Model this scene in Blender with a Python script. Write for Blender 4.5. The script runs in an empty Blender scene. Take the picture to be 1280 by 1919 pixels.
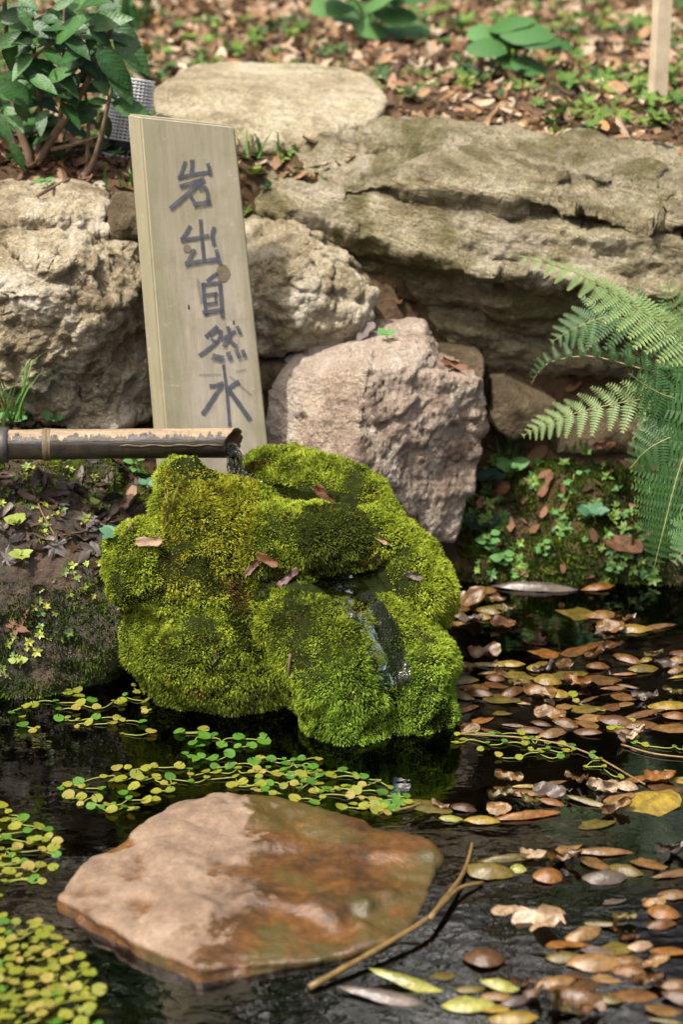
import bpy, bmesh, math, random
import numpy as np
from mathutils import Vector, Matrix
from mathutils.bvhtree import BVHTree
random.seed(11)
RNG = np.random.default_rng(11)
S = bpy.context.scene
COL = S.collection
rad = math.radians

# ------------------------------------------------------------------ camera
FPX, PITCH = 3581.0, rad(21.0)
CAMP = Vector((0.0, -3.09, 1.64))
cd = bpy.data.cameras.new('camera')
cam = bpy.data.objects.new('camera', cd)
COL.objects.link(cam)
cam.location = CAMP
cam.rotation_euler = (rad(90) - PITCH, 0, 0)
cd.sensor_fit = 'VERTICAL'; cd.sensor_height = 36.0; cd.sensor_width = 24.0
cd.lens = 36.0 * FPX / 1919.0
cd.clip_start = 0.05; cd.clip_end = 400
cd.dof.use_dof = True; cd.dof.focus_distance = 3.50; cd.dof.aperture_fstop = 2.5
cd.dof.aperture_blades = 9
S.camera = cam

# ------------------------------------------------------------------ light
SUN_EL, SUN_AZ = rad(60), rad(42)          # sun behind the camera, over the left shoulder
SUN_DIR = Vector((-math.cos(SUN_EL) * math.sin(SUN_AZ), -math.cos(SUN_EL) * math.cos(SUN_AZ), math.sin(SUN_EL)))
w = bpy.data.worlds.new('World'); S.world = w; w.use_nodes = True
nt = w.node_tree; nt.nodes.clear()
sky = nt.nodes.new('ShaderNodeTexSky'); sky.sky_type = 'NISHITA'; sky.sun_disc = False
sky.sun_elevation = SUN_EL; sky.sun_rotation = math.atan2(SUN_DIR.x, SUN_DIR.y)
sky.dust_density = 9.0; sky.air_density = 1.0
bg = nt.nodes.new('ShaderNodeBackground'); bg.inputs[1].default_value = 0.15
wo = nt.nodes.new('ShaderNodeOutputWorld')
nt.links.new(sky.outputs[0], bg.inputs[0]); nt.links.new(bg.outputs[0], wo.inputs[0])
sl = bpy.data.lights.new('sun', 'SUN'); sl.energy = 4.6; sl.angle = rad(1.5); sl.color = (1.0, 0.96, 0.89)
so = bpy.data.objects.new('sun', sl); COL.objects.link(so)
so.rotation_euler = SUN_DIR.to_track_quat('Z', 'Y').to_euler()
S.view_settings.view_transform = 'Standard'; S.view_settings.look = 'None'
S.view_settings.exposure = 0.68; S.view_settings.gamma = 1.0
S.view_settings.use_curve_mapping = False
S.render.engine = 'CYCLES'
S.cycles.use_denoising = True
S.cycles.max_bounces = 6; S.cycles.transparent_max_bounces = 16
S.cycles.caustics_reflective = False; S.cycles.caustics_refractive = False

# ------------------------------------------------------------------ helpers
CT, ST = math.cos(rad(90) - PITCH), math.sin(rad(90) - PITCH)
def ray(px, py):
    x, y = (px - 640) / FPX, -(py - 959.5) / FPX
    return Vector((x, y * CT + ST, y * ST - CT))
def at(px, py, Y):
    d = ray(px, py); return CAMP + d * ((Y - CAMP.y) / d.y)
def atz(px, py, z=0.0):
    d = ray(px, py); return CAMP + d * ((z - CAMP.z) / d.z)
def project(P):
    P = np.asarray(P, float) - np.array(CAMP)
    yc = P[..., 1] * CT + P[..., 2] * ST; zc = -P[..., 1] * ST + P[..., 2] * CT
    return 640 + FPX * P[..., 0] / -zc, 959.5 - FPX * yc / -zc
def mpp(p):                                        # metres per photo pixel at a point
    d = Vector(p) - CAMP
    return d.dot(ray(640, 959.5)) / FPX
def inpoly(x, y, poly):
    x = np.asarray(x); y = np.asarray(y); r = np.zeros(x.shape, bool); n = len(poly)
    for i in range(n):
        x1, y1 = poly[i]; x2, y2 = poly[(i + 1) % n]
        c = ((y1 > y) != (y2 > y)) & (x < (x2 - x1) * (y - y1) / ((y2 - y1) if y2 != y1 else 1e-9) + x1)
        r ^= c
    return r

_pr = np.random.default_rng(5)
_perm = np.concatenate([_pr.permutation(256)] * 3)
_g = _pr.normal(size=(256, 3)); _g /= np.linalg.norm(_g, axis=1)[:, None]
def gn(P, seed=0):
    P = np.asarray(P, float) + seed * 17.31
    i = np.floor(P).astype(np.int64); f = P - i; u = f * f * f * (f * (f * 6 - 15) + 10); i &= 255
    out = 0
    for dx in (0, 1):
        for dy in (0, 1):
            for dz in (0, 1):
                h = _perm[_perm[_perm[(i[:, 0] + dx) & 255] + ((i[:, 1] + dy) & 255)] + ((i[:, 2] + dz) & 255)]
                g = _g[h]
                d = (g * (f - np.array([dx, dy, dz]))).sum(1)
                wt = (u[:, 0] if dx else 1 - u[:, 0]) * (u[:, 1] if dy else 1 - u[:, 1]) * (u[:, 2] if dz else 1 - u[:, 2])
                out = out + wt * d
    return out * 1.6
def fbm(P, f, octv=4, seed=0, ridged=False, gain=0.5):
    P = np.asarray(P, float); a = 1.0; r = 0; s = 0
    for k in range(octv):
        n = gn(P * f, seed + k * 3.7)
        if ridged: n = 1 - 2 * np.abs(n)
        r = r + a * n; s += a; a *= gain; f *= 2.07
    return r / s
def sstep(a, b, x):
    t = np.clip((x - a) / (b - a), 0, 1); return t * t * (3 - 2 * t)

def mesh_of(name, V, F, smooth=True, cols=None):
    me = bpy.data.meshes.new(name)
    V = np.asarray(V, np.float32)
    if isinstance(F, np.ndarray):
        k = F.shape[1]; n = len(F)
        me.vertices.add(len(V)); me.vertices.foreach_set('co', V.ravel())
        me.loops.add(n * k); me.loops.foreach_set('vertex_index', F.astype(np.int32).ravel())
        me.polygons.add(n); me.polygons.foreach_set('loop_start', np.arange(0, n * k, k, dtype=np.int32))
        me.update(calc_edges=True)
    else:
        me.from_pydata([tuple(map(float, v)) for v in V], [], F); me.update()
    if smooth: me.polygons.foreach_set('use_smooth', np.ones(len(me.polygons), bool))
    if cols is not None:
        a = me.color_attributes.new('Col', 'FLOAT_COLOR', 'POINT')
        c = np.ones((len(V), 4), np.float32); c[:, :3] = cols; a.data.foreach_set('color', c.ravel())
    return me
def tag(o, label=None, cat=None, group=None, kind=None):
    if label: o['label'] = label
    if cat: o['category'] = cat
    if group: o['group'] = group
    if kind: o['kind'] = kind
    return o
def wpos(o):
    p = Vector(o.location)
    while o.parent: o = o.parent; p = p + Vector(o.location)
    return p
def put(name, me, mat=None, parent=None, loc=(0, 0, 0), matrix=None):
    o = bpy.data.objects.new(name, me); COL.objects.link(o)
    if mat is not None and me is not None and len(me.materials) == 0: me.materials.append(mat)
    if parent is not None: o.parent = parent
    if matrix is not None: o.matrix_basis = matrix
    else: o.location = loc
    return o
def world_part(name, V, F, mat, parent=None, base=None, smooth=True, cols=None):
    """mesh given in world coordinates; its origin goes to base (top-level) or its parent's origin"""
    V = np.asarray(V, float)
    b = wpos(parent) if parent is not None else Vector(base if base is not None else (V[:, 0].mean(), V[:, 1].mean(), V[:, 2].min()))
    return put(name, mesh_of(name, V - np.array(b), F, smooth, cols), mat, parent, (0, 0, 0) if parent is not None else b)
def empty(name, loc, label=None, cat=None, group=None):
    o = bpy.data.objects.new(name, None); COL.objects.link(o); o.location = loc; o.empty_display_size = 0.05
    return tag(o, label, cat, group)

class MB:
    def __init__(s): s.V = []; s.F = []
    def add(s, V, F):
        b = len(s.V); s.V += [tuple(v) for v in V]; s.F += [tuple(i + b for i in f) for f in F]
    def tube(s, pts, rads, n=8, cap=True):
        pts = [Vector(p) for p in pts]
        if not hasattr(rads, '__len__'): rads = [rads] * len(pts)
        b = len(s.V); up = None
        for i, p in enumerate(pts):
            t = (pts[min(i + 1, len(pts) - 1)] - pts[max(i - 1, 0)]).normalized()
            if up is None: up = t.orthogonal().normalized()
            up = (up - t * up.dot(t)).normalized(); sd = t.cross(up)
            for k in range(n):
                a = 2 * math.pi * k / n
                s.V.append(tuple(p + (up * math.cos(a) + sd * math.sin(a)) * rads[i]))
        for i in range(len(pts) - 1):
            for k in range(n):
                s.F.append((b + i * n + k, b + i * n + (k + 1) % n, b + (i + 1) * n + (k + 1) % n, b + (i + 1) * n + k))
        if cap:
            s.F.append(tuple(b + k for k in range(n))[::-1])
            s.F.append(tuple(b + (len(pts) - 1) * n + k for k in range(n)))
def curve(pts, n):
    """Catmull-Rom through points"""
    P = [Vector(p) for p in pts]; P = [P[0] * 2 - P[1]] + P + [P[-1] * 2 - P[-2]]
    out = []
    for j in range(n):
        t = j / (n - 1) * (len(P) - 3); i = min(int(t), len(P) - 4); f = t - i
        a, b, c, d = P[i:i + 4]
        out.append(0.5 * ((2 * b) + (c - a) * f + (2 * a - 5 * b + 4 * c - d) * f * f + (3 * b - a - 3 * c + d) * f ** 3))
    return out

# ------------------------------------------------------------------ materials
class N:
    def __init__(s, name):
        s.m = bpy.data.materials.new(name); s.m.use_nodes = True; s.t = s.m.node_tree; s.t.nodes.clear()
        s.out = s.n('ShaderNodeOutputMaterial')
    def n(s, typ, ins=None, **kw):
        nd = s.t.nodes.new(typ)
        for k, v in kw.items(): setattr(nd, k, v)
        for k, v in (ins or {}).items():
            if hasattr(v, 'is_output'): s.t.links.new(v, nd.inputs[k])
            else: nd.inputs[k].default_value = v
        return nd
    def obj(s, scale=(1, 1, 1), rot=(0, 0, 0), out='Object'):
        tc = s.n('ShaderNodeTexCoord')
        q = tc.outputs[out]
        if tuple(rot) != (0, 0, 0): q = s.n('ShaderNodeMapping', {'Vector': q, 'Rotation': rot}).outputs[0]
        return s.n('ShaderNodeMapping', {'Vector': q, 'Scale': scale}).outputs[0]
    def noise(s, vec, scale, detail=6, rough=.55, dist=0.0):
        return s.n('ShaderNodeTexNoise', {'Vector': vec, 'Scale': scale, 'Detail': detail, 'Roughness': rough, 'Distortion': dist}).outputs[0]
    def ramp(s, fac, stops):
        r = s.n('ShaderNodeValToRGB', {'Fac': fac}); e = r.color_ramp.elements
        if len(stops) == 1: stops = stops * 2
        while len(e) < len(stops): e.new(0.5)
        for el, (p, c) in zip(e, stops):
            el.position = p; el.color = (c[0], c[1], c[2], 1) if hasattr(c, '__len__') else (c, c, c, 1)
        return r.outputs[0]
    def mix(s, fac, a, b, mode='MIX'):
        nd = s.n('ShaderNodeMix', data_type='RGBA', blend_type=mode)
        for i, v in ((0, fac), (6, a), (7, b)):
            if hasattr(v, 'is_output'): s.t.links.new(v, nd.inputs[i])
            else: nd.inputs[i].default_value = v if i == 0 else (v[0], v[1], v[2], 1)
        return nd.outputs[2]
    def math(s, op, a, b=0.0, c=0.0):
        nd = s.n('ShaderNodeMath', operation=op)
        for i, v in enumerate((a, b, c)):
            if hasattr(v, 'is_output'): s.t.links.new(v, nd.inputs[i])
            else: nd.inputs[i].default_value = v
        return nd.outputs[0]
    def bump(s, h, strength=.5, dist=.01, normal=None):
        ins = {'Height': h, 'Strength': strength, 'Distance': dist}
        if normal is not None: ins['Normal'] = normal
        return s.n('ShaderNodeBump', ins).outputs[0]
    def surf(s, sh): s.t.links.new(sh, s.out.inputs[0]); return s.m
    def bsdf(s, col, rough=.8, normal=None, spec=.3, **kw):
        ins = {'Base Color': col if hasattr(col, 'is_output') else (*col, 1), 'Roughness': rough, 'Specular IOR Level': spec}
        if normal is not None: ins['Normal'] = normal
        ins.update(kw)
        return s.n('ShaderNodeBsdfPrincipled', ins).outputs[0]
    def thin(s, col, rough=.55, trans=.35, spec=.3, normal=None):
        """a leaf: principled plus translucency"""
        p = s.bsdf(col, rough, normal, spec)
        t = s.n('ShaderNodeBsdfTranslucent', {'Color': col if hasattr(col, 'is_output') else (*col, 1)}).outputs[0]
        return s.n('ShaderNodeMixShader', {0: trans, 1: p, 2: t}).outputs[0]

def stone_mat(name, c, scale=7, moss=0.0, mosscol=(.09, .10, .02), rough=.88, bump=.6, strata=None, speck=.35, wet=None, pale=None):
    """c: dark, mid, light. strata: rotation of the bedding"""
    m = N(name)
    v = m.obj()
    sv = m.obj((1, 1, 4.5), strata) if strata is not None else v
    a = m.noise(sv, scale, 8, .62, .4)
    col = m.ramp(a, [(.30, c[0]), (.48, c[1]), (.66, c[2])])
    b = m.noise(v, scale * 9, 6, .7)
    col = m.mix(speck, col, m.ramp(b, [(.32, .25), (.5, .5), (.68, .8)]), 'OVERLAY')
    if pale is not None:
        q = m.ramp(m.noise(v, scale * .55, 7, .65, .8), [(.52, 0.0), (.62, 1.0)])
        col = m.mix(m.math('MULTIPLY', q, .75), col, pale)
    if moss > 0:
        q = m.ramp(m.noise(v, scale * .8, 7, .7, .6), [(.62 - moss * .3, 0.0), (.74 - moss * .3, 1.0)])
        col = m.mix(m.math('MULTIPLY', q, .85), col, mosscol)
    g = m.noise(v, scale * 26, 5, .75)
    col = m.mix(.45, col, m.ramp(g, [(.32, .2), (.5, .55), (.64, .92)]), 'OVERLAY')
    dk = m.ramp(m.noise(v, scale * 2.6, 9, .72, .5), [(.34, 1.0), (.46, 0.0)])
    col = m.mix(m.math('MULTIPLY', dk, .5), col, tuple(x * .55 for x in c[0]))
    vo = m.n('ShaderNodeTexVoronoi', {'Vector': v, 'Scale': scale * 11}).outputs[0]
    h = m.math('ADD', m.math('MULTIPLY', b, 1.0), m.math('ADD', m.math('MULTIPLY', vo, .5), g))
    h = m.math('ADD', h, m.math('MULTIPLY', m.noise(sv, scale * 3, 10, .72), 2.0))
    return m.surf(m.bsdf(col, rough, m.bump(h, min(1.0, bump * 1.5), .03), .25))

def attr_mat(name, rough=.6, trans=.3, spec=.25):
    m = N(name)
    c = m.n('ShaderNodeVertexColor', layer_name='Col').outputs[0]
    return m.surf(m.thin(c, rough, trans, spec))
def leaf_mat(name, cols, rough=.5, trans=.3, spec=.4, mott=25, var=.5, vein=True):
    """colour per object from a ramp, with mottling"""
    m = N(name)
    rnd = m.n('ShaderNodeObjectInfo').outputs['Random']
    n = len(cols)
    c = m.ramp(rnd, [((i + .5) / n, k) for i, k in enumerate(cols)])
    v = m.obj()
    q = m.noise(v, mott, 5, .65)
    c = m.mix(var, c, m.ramp(q, [(.3, .22), (.5, .5), (.7, .8)]), 'OVERLAY')
    h = m.noise(v, mott * 3, 4, .6)
    return m.surf(m.thin(c, rough, trans, spec, m.bump(h, .35, .004)))
def flat_mat(name, col, rough=.6, scale=20, var=.4, spec=.3, bump=.2, **kw):
    m = N(name); v = m.obj()
    q = m.noise(v, scale, 6, .6)
    c = m.mix(var, col, m.ramp(q, [(.3, .2), (.5, .5), (.7, .8)]), 'OVERLAY')
    return m.surf(m.bsdf(c, rough, m.bump(q, bump, .005), spec, **kw))

# ------------------------------------------------------------------ stone builder
BVHS = []
def remesh(parts, voxel, smooth=4):
    V = []; F = []
    for v, f in parts:
        b = len(V); V += [tuple(p) for p in v]; F += [tuple(i + b for i in q) for q in f]
    me = bpy.data.meshes.new('tmp'); me.from_pydata(V, [], F); me.update()
    ob = bpy.data.objects.new('tmp', me); COL.objects.link(ob)
    r = ob.modifiers.new('r', 'REMESH'); r.mode = 'VOXEL'; r.voxel_size = voxel
    if smooth:
        q = ob.modifiers.new('s', 'SMOOTH'); q.factor = .5; q.iterations = smooth
    dg = bpy.context.evaluated_depsgraph_get(); dg.update()
    e = ob.evaluated_get(dg); m2 = e.to_mesh()
    n = len(m2.vertices); co = np.empty(n * 3, np.float32); m2.vertices.foreach_get('co', co)
    m2.calc_loop_triangles()
    tr = np.empty(len(m2.loop_triangles) * 3, np.int32); m2.loop_triangles.foreach_get('vertices', tr)
    quad = all(len(p.vertices) == 4 for p in m2.polygons[:50]) and len(m2.loops) == 4 * len(m2.polygons)
    if quad:
        qf = np.empty(len(m2.loops), np.int32); m2.loops.foreach_get('vertex_index', qf); Fq = qf.reshape(-1, 4)
    else: Fq = tr.reshape(-1, 3)
    e.to_mesh_clear(); bpy.data.objects.remove(ob); bpy.data.meshes.remove(me)
    return co.reshape(-1, 3).astype(float), Fq, tr.reshape(-1, 3)
def vnorm(V, T):
    fn = np.cross(V[T[:, 1]] - V[T[:, 0]], V[T[:, 2]] - V[T[:, 0]])
    Nn = np.zeros_like(V)
    for k in range(3):
        for c in range(3): Nn[:, c] += np.bincount(T[:, k], fn[:, c], len(V))
    return Nn / np.maximum(np.linalg.norm(Nn, axis=1), 1e-12)[:, None]
def hull(points):
    bm = bmesh.new()
    for p in points: bm.verts.new(p)
    r = bmesh.ops.convex_hull(bm, input=bm.verts)
    bmesh.ops.delete(bm, geom=[v for v in bm.verts if not v.link_faces], context='VERTS')
    bm.verts.index_update()
    V = [v.co.copy() for v in bm.verts]; F = [tuple(v.index for v in f.verts) for f in bm.faces]; bm.free()
    return V, F
def ellipsoid(c, r, rot=0.0, n=20):
    V = []; F = []
    for i in range(n + 1):
        th = math.pi * i / n
        for k in range(n * 2):
            ph = math.pi * k / n
            p = Vector((r[0] * math.sin(th) * math.cos(ph), r[1] * math.sin(th) * math.sin(ph), r[2] * math.cos(th)))
            V.append(Vector(c) + p)
    for i in range(n):
        for k in range(n * 2):
            a = i * n * 2 + k; b = i * n * 2 + (k + 1) % (n * 2)
            f = (a, a + n * 2, b + n * 2, b)
            F.append(f)
    return V, F
def pxhull(pts, back=0.15, shrink=.8):
    """pts (px,py,Y) seen from the camera; the far side is a smaller copy of them set back"""
    P = [at(*p) for p in pts]
    c = sum(P, Vector()) / len(P)
    ym = max(p.y for p in P)
    B = [c + (p - c) * shrink for p in P]
    B = [Vector((b.x, ym + back, b.z)) for b in B]
    return hull(P + B)
def stone(name, parts, voxel, mat, label=None, cat='rock', smooth=4, lump=(.02, 6), ridge=(.012, 9), fine=(.004, 30), strata=None, pits=None, seed=0, group=None, parent=None, facet=None):
    V, F, T = remesh(parts, voxel, smooth)
    Nn = vnorm(V, T)
    d = lump[0] * fbm(V, lump[1], 3, seed)
    if ridge: d = d + ridge[0] * fbm(V, ridge[1], 4, seed + 5, True)
    V = V + Nn * d[:, None]; Nn = vnorm(V, T)
    for amp, cell in (facet or ()):
        rr = np.random.default_rng(int(seed) + 77)
        lo, hi = V.min(0) - cell, V.max(0) + cell
        ns = int(np.clip(np.prod((hi - lo) / cell), 12, 700))
        st_ = rr.uniform(lo, hi, (ns, 3)); of = rr.uniform(-1, 1, ns); tl = rr.normal(size=(ns, 3)) * .9 / cell
        Wp = V + cell * .22 * np.stack([fbm(V, 1.6 / cell, 2, seed + q) for q in (3, 13, 23)], 1)
        best = np.full(len(V), 9e9); bi = np.zeros(len(V), int)
        for q in range(ns):
            d2 = ((Wp - st_[q]) ** 2).sum(1); mk = d2 < best; best[mk] = d2[mk]; bi[mk] = q
        dd = np.clip(of[bi] + ((V - st_[bi]) * tl[bi]).sum(1), -1.4, 1.4)
        for q in range(3):
            sm = np.zeros(len(V)); ct = np.zeros(len(V))
            for a_, b_ in ((0, 1), (1, 2), (2, 0)):
                sm += np.bincount(T[:, a_], dd[T[:, b_]], len(V)); ct += np.bincount(T[:, a_], minlength=len(V))
            dd = .3 * dd + .7 * sm / np.maximum(ct, 1)
        V = V + Nn * (amp * dd)[:, None]; Nn = vnorm(V, T)
    if strata:
        amp, per, dirv, warp = strata[:4]
        dv = np.array(Vector(dirv).normalized())
        s = V @ dv + warp * fbm(V, 3.0, 3, seed + 9) + warp * .35 * fbm(V, 11.0, 3, seed + 8)
        q = s / per; k = np.floor(q); f = q - k
        kk = np.stack([k * 7.7, k * 3.1, k * 0], 1)
        st = np.random.default_rng(int(seed) + 3).random(4000)
        lev = st[(k.astype(int) % 4000)]
        prof = lev * (1 - f) + st[((k.astype(int) + 1) % 4000)] * f
        saw = np.where(f < .82, f / .82, (1 - f) / .18)
        mod = sstep(-.35, .35, fbm(V, 5.0, 3, seed + 31))
        dd = amp * ((prof - .5) * .8 + (saw - .5) * .9 * mod)
        V = V + Nn * dd[:, None]; Nn = vnorm(V, T)
    d = fine[0] * 1.3 * fbm(V, fine[1], 4, seed + 15, False, .7) + fine[0] * fbm(V, fine[1] * .55, 4, seed + 25, True, .65)
    if pits:
        pn = fbm(V, pits[1], 2, seed + 40); d = d - pits[0] * sstep(.28, .5, pn)
    V = V + Nn * d[:, None]
    BVHS.append(BVHTree.FromPolygons([tuple(v) for v in V], [tuple(t) for t in T.tolist()]))
    if label is None and parent is None: return V, F, T
    o = world_part(name, V, F, mat, parent)
    if label: tag(o, label, cat, group)
    return o, V, F, T
def cast(px, py, only=None):
    d = ray(px, py).normalized(); best = None
    for b in (BVHS if only is None else [only]):
        h = b.ray_cast(CAMP, d)
        if h[0] is not None and (best is None or h[3] < best[2]): best = (h[0], h[1] if h[1].dot(d) < 0 else -h[1], h[3])
    return best

# moss: thousands of tiny crossed blades standing on a surface
def moss_mesh(V, T, count, length, width, colfn, keep, droop=.25, seed=1, jitter=.55):
    r = np.random.default_rng(seed)
    a = V[T[:, 0]]; b = V[T[:, 1]]; c = V[T[:, 2]]
    fn = np.cross(b - a, c - a); ar = np.linalg.norm(fn, axis=1)
    idx = r.choice(len(T), count, p=ar / ar.sum())
    u, v = r.random(count), r.random(count); fl = u + v > 1; u[fl] = 1 - u[fl]; v[fl] = 1 - v[fl]
    P = a[idx] + (b - a)[idx] * u[:, None] + (c - a)[idx] * v[:, None]
    NV = vnorm(V, T); n = NV[T[idx, 0]]
    k = keep(P, n) > r.random(count)
    P, n = P[k], n[k]; m = len(P)
    D = n * .9 + np.array([0, 0, .12]) + r.normal(size=(m, 3)) * jitter * .6
    hang = np.clip(1 - n[:, 2], 0, 1)[:, None]
    D = D + np.array([0, 0, -1.0]) * hang * droop
    clump = np.stack([fbm(P, 38, 2, 50), fbm(P, 38, 2, 60), fbm(P, 38, 2, 70)], 1)
    D = D + clump * .9
    D /= np.linalg.norm(D, axis=1)[:, None]
    L = length * (.5 + 1.0 * r.random(m)) * np.clip(1 + .9 * fbm(P, 25, 2, 80) + 1.1 * fbm(P, 9, 2, 81), .35, 1.6)
    X = np.cross(D, r.normal(size=(m, 3))); X /= np.linalg.norm(X, axis=1)[:, None]
    Yv = np.cross(D, X)
    W = width * (.7 + .6 * r.random(m))
    base = P - n * .002
    mid = base + D * (L * .55)[:, None]; tip = base + D * L[:, None] + np.array([0, 0, -1]) * (L * .12)[:, None]
    VV = np.stack([base, mid + X * W[:, None], tip, mid - X * W[:, None],
                   base, mid + Yv * W[:, None], tip, mid - Yv * W[:, None]], 1).reshape(-1, 3)
    i0 = np.arange(m)[:, None] * 8
    FF = np.concatenate([i0 + np.array([0, 1, 2, 3]), i0 + np.array([4, 5, 6, 7])], 1).reshape(-1, 4)
    C = colfn(P, n, r)
    return VV, FF, np.repeat(C, 8, axis=0)
def lerp3(t, cols):
    cols = np.array(cols, float); n = len(cols) - 1
    x = np.clip(t, 0, 1) * n; i = np.minimum(x.astype(int), n - 1); f = (x - i)[:, None]
    return cols[i] * (1 - f) + cols[i + 1] * f

# ------------------------------------------------------------------ ground, pond bed
def terrain(x, y):
    x = np.asarray(x, float); y = np.asarray(y, float)
    k = sstep(-.42, -.15, x) * .5 + sstep(.1, .32, x) * .5
    a = np.where(k < .5, .22 + (.36 - .22) * k * 2, .36 + (.72 - .36) * (k * 2 - 1))
    b = np.where(k < .5, .66 + (.80 - .66) * k * 2, .80 + (.92 - .80) * (k * 2 - 1))
    z = -.16 + .45 * sstep(a, a + .32, y) + .57 * sstep(b, b + .34, y)
    z = z + .045 * np.clip(y - 1.0, 0, None)
    fr = sstep(-1.75, -2.4, y); z = np.maximum(z, -.16 + .2 * fr)
    sd = sstep(1.7, 2.3, np.abs(x)); z = np.maximum(z, -.16 + .26 * sd)
    P = np.stack([x.ravel(), y.ravel(), z.ravel() * 0], 1)
    nz = (fbm(P, 1.3, 3, 2) * .035 + fbm(P, 9, 4, 4) * .012).reshape(z.shape)
    return z + nz + .35 * sstep(1.2, 12, np.abs(x)) + .25 * sstep(5, 9, y)
def axis(lo, hi, d, far):
    c = np.arange(lo, hi, d); g = []; s = d; q = hi
    while q < far: s *= 1.22; q += s; g.append(q)
    g2 = []; s = d; q = lo
    while q > -far: s *= 1.22; q -= s; g2.append(q)
    return np.array(g2[::-1] + list(c) + g)
gx = axis(-2.2, 2.4, .025, 90); gy = axis(-2.6, 4.6, .028, 90)
GX, GY = np.meshgrid(gx, gy); GZ = terrain(GX, GY)
V = np.stack([GX.ravel(), GY.ravel(), GZ.ravel()], 1)
nx_, ny_ = len(gx), len(gy)
ii = (np.arange(ny_ - 1)[:, None] * nx_ + np.arange(nx_ - 1)[None]).ravel()
F = np.stack([ii, ii + 1, ii + nx_ + 1, ii + nx_], 1)
m = N('soil'); v = m.obj()
a_ = m.noise(v, 5, 8, .65); b_ = m.noise(v, 60, 6, .7)
soil = m.ramp(a_, [(.3, (.035, .022, .012)), (.5, (.075, .048, .026)), (.7, (.14, .10, .06))])
soil = m.mix(.5, soil, m.ramp(b_, [(.3, .2), (.5, .5), (.7, .85)]), 'OVERLAY')
soilm = m.surf(m.bsdf(soil, .95, m.bump(b_, .8, .02), .1))
m = N('pond mud'); v = m.obj()
a_ = m.noise(v, 4, 8, .65, .5); b_ = m.noise(v, 45, 6, .7)
mud = m.ramp(a_, [(.3, (.012, .010, .006)), (.5, (.030, .022, .010)), (.66, (.055, .045, .016))])
mud = m.mix(.6, mud, m.ramp(b_, [(.3, .2), (.5, .5), (.7, .85)]), 'OVERLAY')
mudm = m.surf(m.bsdf(mud, .8, m.bump(b_, .6, .02), .2))
me = mesh_of('ground', V, F); me.materials.append(soilm); me.materials.append(mudm)
cz = V[F].mean(1); pond = (cz[:, 2] < .02) & (np.abs(cz[:, 0]) < 3) & (cz[:, 1] < 1.2) & (cz[:, 1] > -3)
me.polygons.foreach_set('material_index', pond.astype(np.int32))
ground = tag(put('ground', me), kind='structure')
sel = (np.abs(cz[:, 0]) < 3) & (cz[:, 1] > -3) & (cz[:, 1] < 7)
BVHS.append(BVHTree.FromPolygons([tuple(q) for q in V], [tuple(f) for f in F[sel].tolist()]))

# ------------------------------------------------------------------ water
def water_mat(name, scale, strength, tint=(.78, .74, .6), stretch=(1, 1, 1), rough=.0, ior=1.333):
    m = N(name); v = m.obj(stretch)
    h = m.math('ADD', m.noise(v, scale, 3, .5, .3), m.math('MULTIPLY', m.noise(v, scale * .22, 2, .5), 1.8))
    nb = m.bump(h, strength, .02)
    fr = m.n('ShaderNodeFresnel', {'IOR': ior, 'Normal': nb}).outputs[0]
    g = m.n('ShaderNodeBsdfGlossy', {'Color': (1, 1, 1, 1), 'Roughness': rough, 'Normal': nb}).outputs[0]
    t = m.n('ShaderNodeBsdfTransparent', {'Color': (*tint, 1)}).outputs[0]
    return m.surf(m.n('ShaderNodeMixShader', {0: fr, 1: t, 2: g}).outputs[0])
wm = water_mat('pond water', 22, .035, (.22, .18, .10), (1, 1.6, 1), ior=2.2)
gx2 = np.linspace(-2.4, 2.5, 40); gy2 = np.linspace(-2.5, 1.2, 34)
X2, Y2 = np.meshgrid(gx2, gy2)
V = np.stack([X2.ravel(), Y2.ravel(), np.zeros(X2.size)], 1)
ii = (np.arange(33)[:, None] * 40 + np.arange(39)[None]).ravel()
tag(put('pond_water', mesh_of('pond_water', V, np.stack([ii, ii + 1, ii + 41, ii + 40], 1)), wm), kind='structure')

# ------------------------------------------------------------------ stones of the bank
M_cream = stone_mat('cream rock', ((.14, .105, .055), (.50, .415, .265), (.80, .70, .50)), 10, .10, (.20, .17, .07), pale=(.78, .70, .55))
M_slab = stone_mat('bedded rock', ((.10, .08, .04), (.38, .32, .19), (.58, .52, .35)), 6, .42, (.15, .135, .04), strata=(0, rad(-13), 0), bump=.7, pale=(.70, .61, .46))
M_pink = stone_mat('pink pitted rock', ((.22, .15, .11), (.50, .385, .29), (.66, .55, .44)), 8, .06, (.28, .24, .14), pale=(.80, .68, .56))
M_brown = stone_mat('brown rock', ((.06, .045, .025), (.15, .11, .06), (.24, .19, .11)), 9, .2, (.07, .07, .02))
M_flat = stone_mat('pale flat rock', ((.26, .21, .12), (.50, .42, .27), (.64, .56, .40)), 5, .2, (.25, .24, .08))

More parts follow.
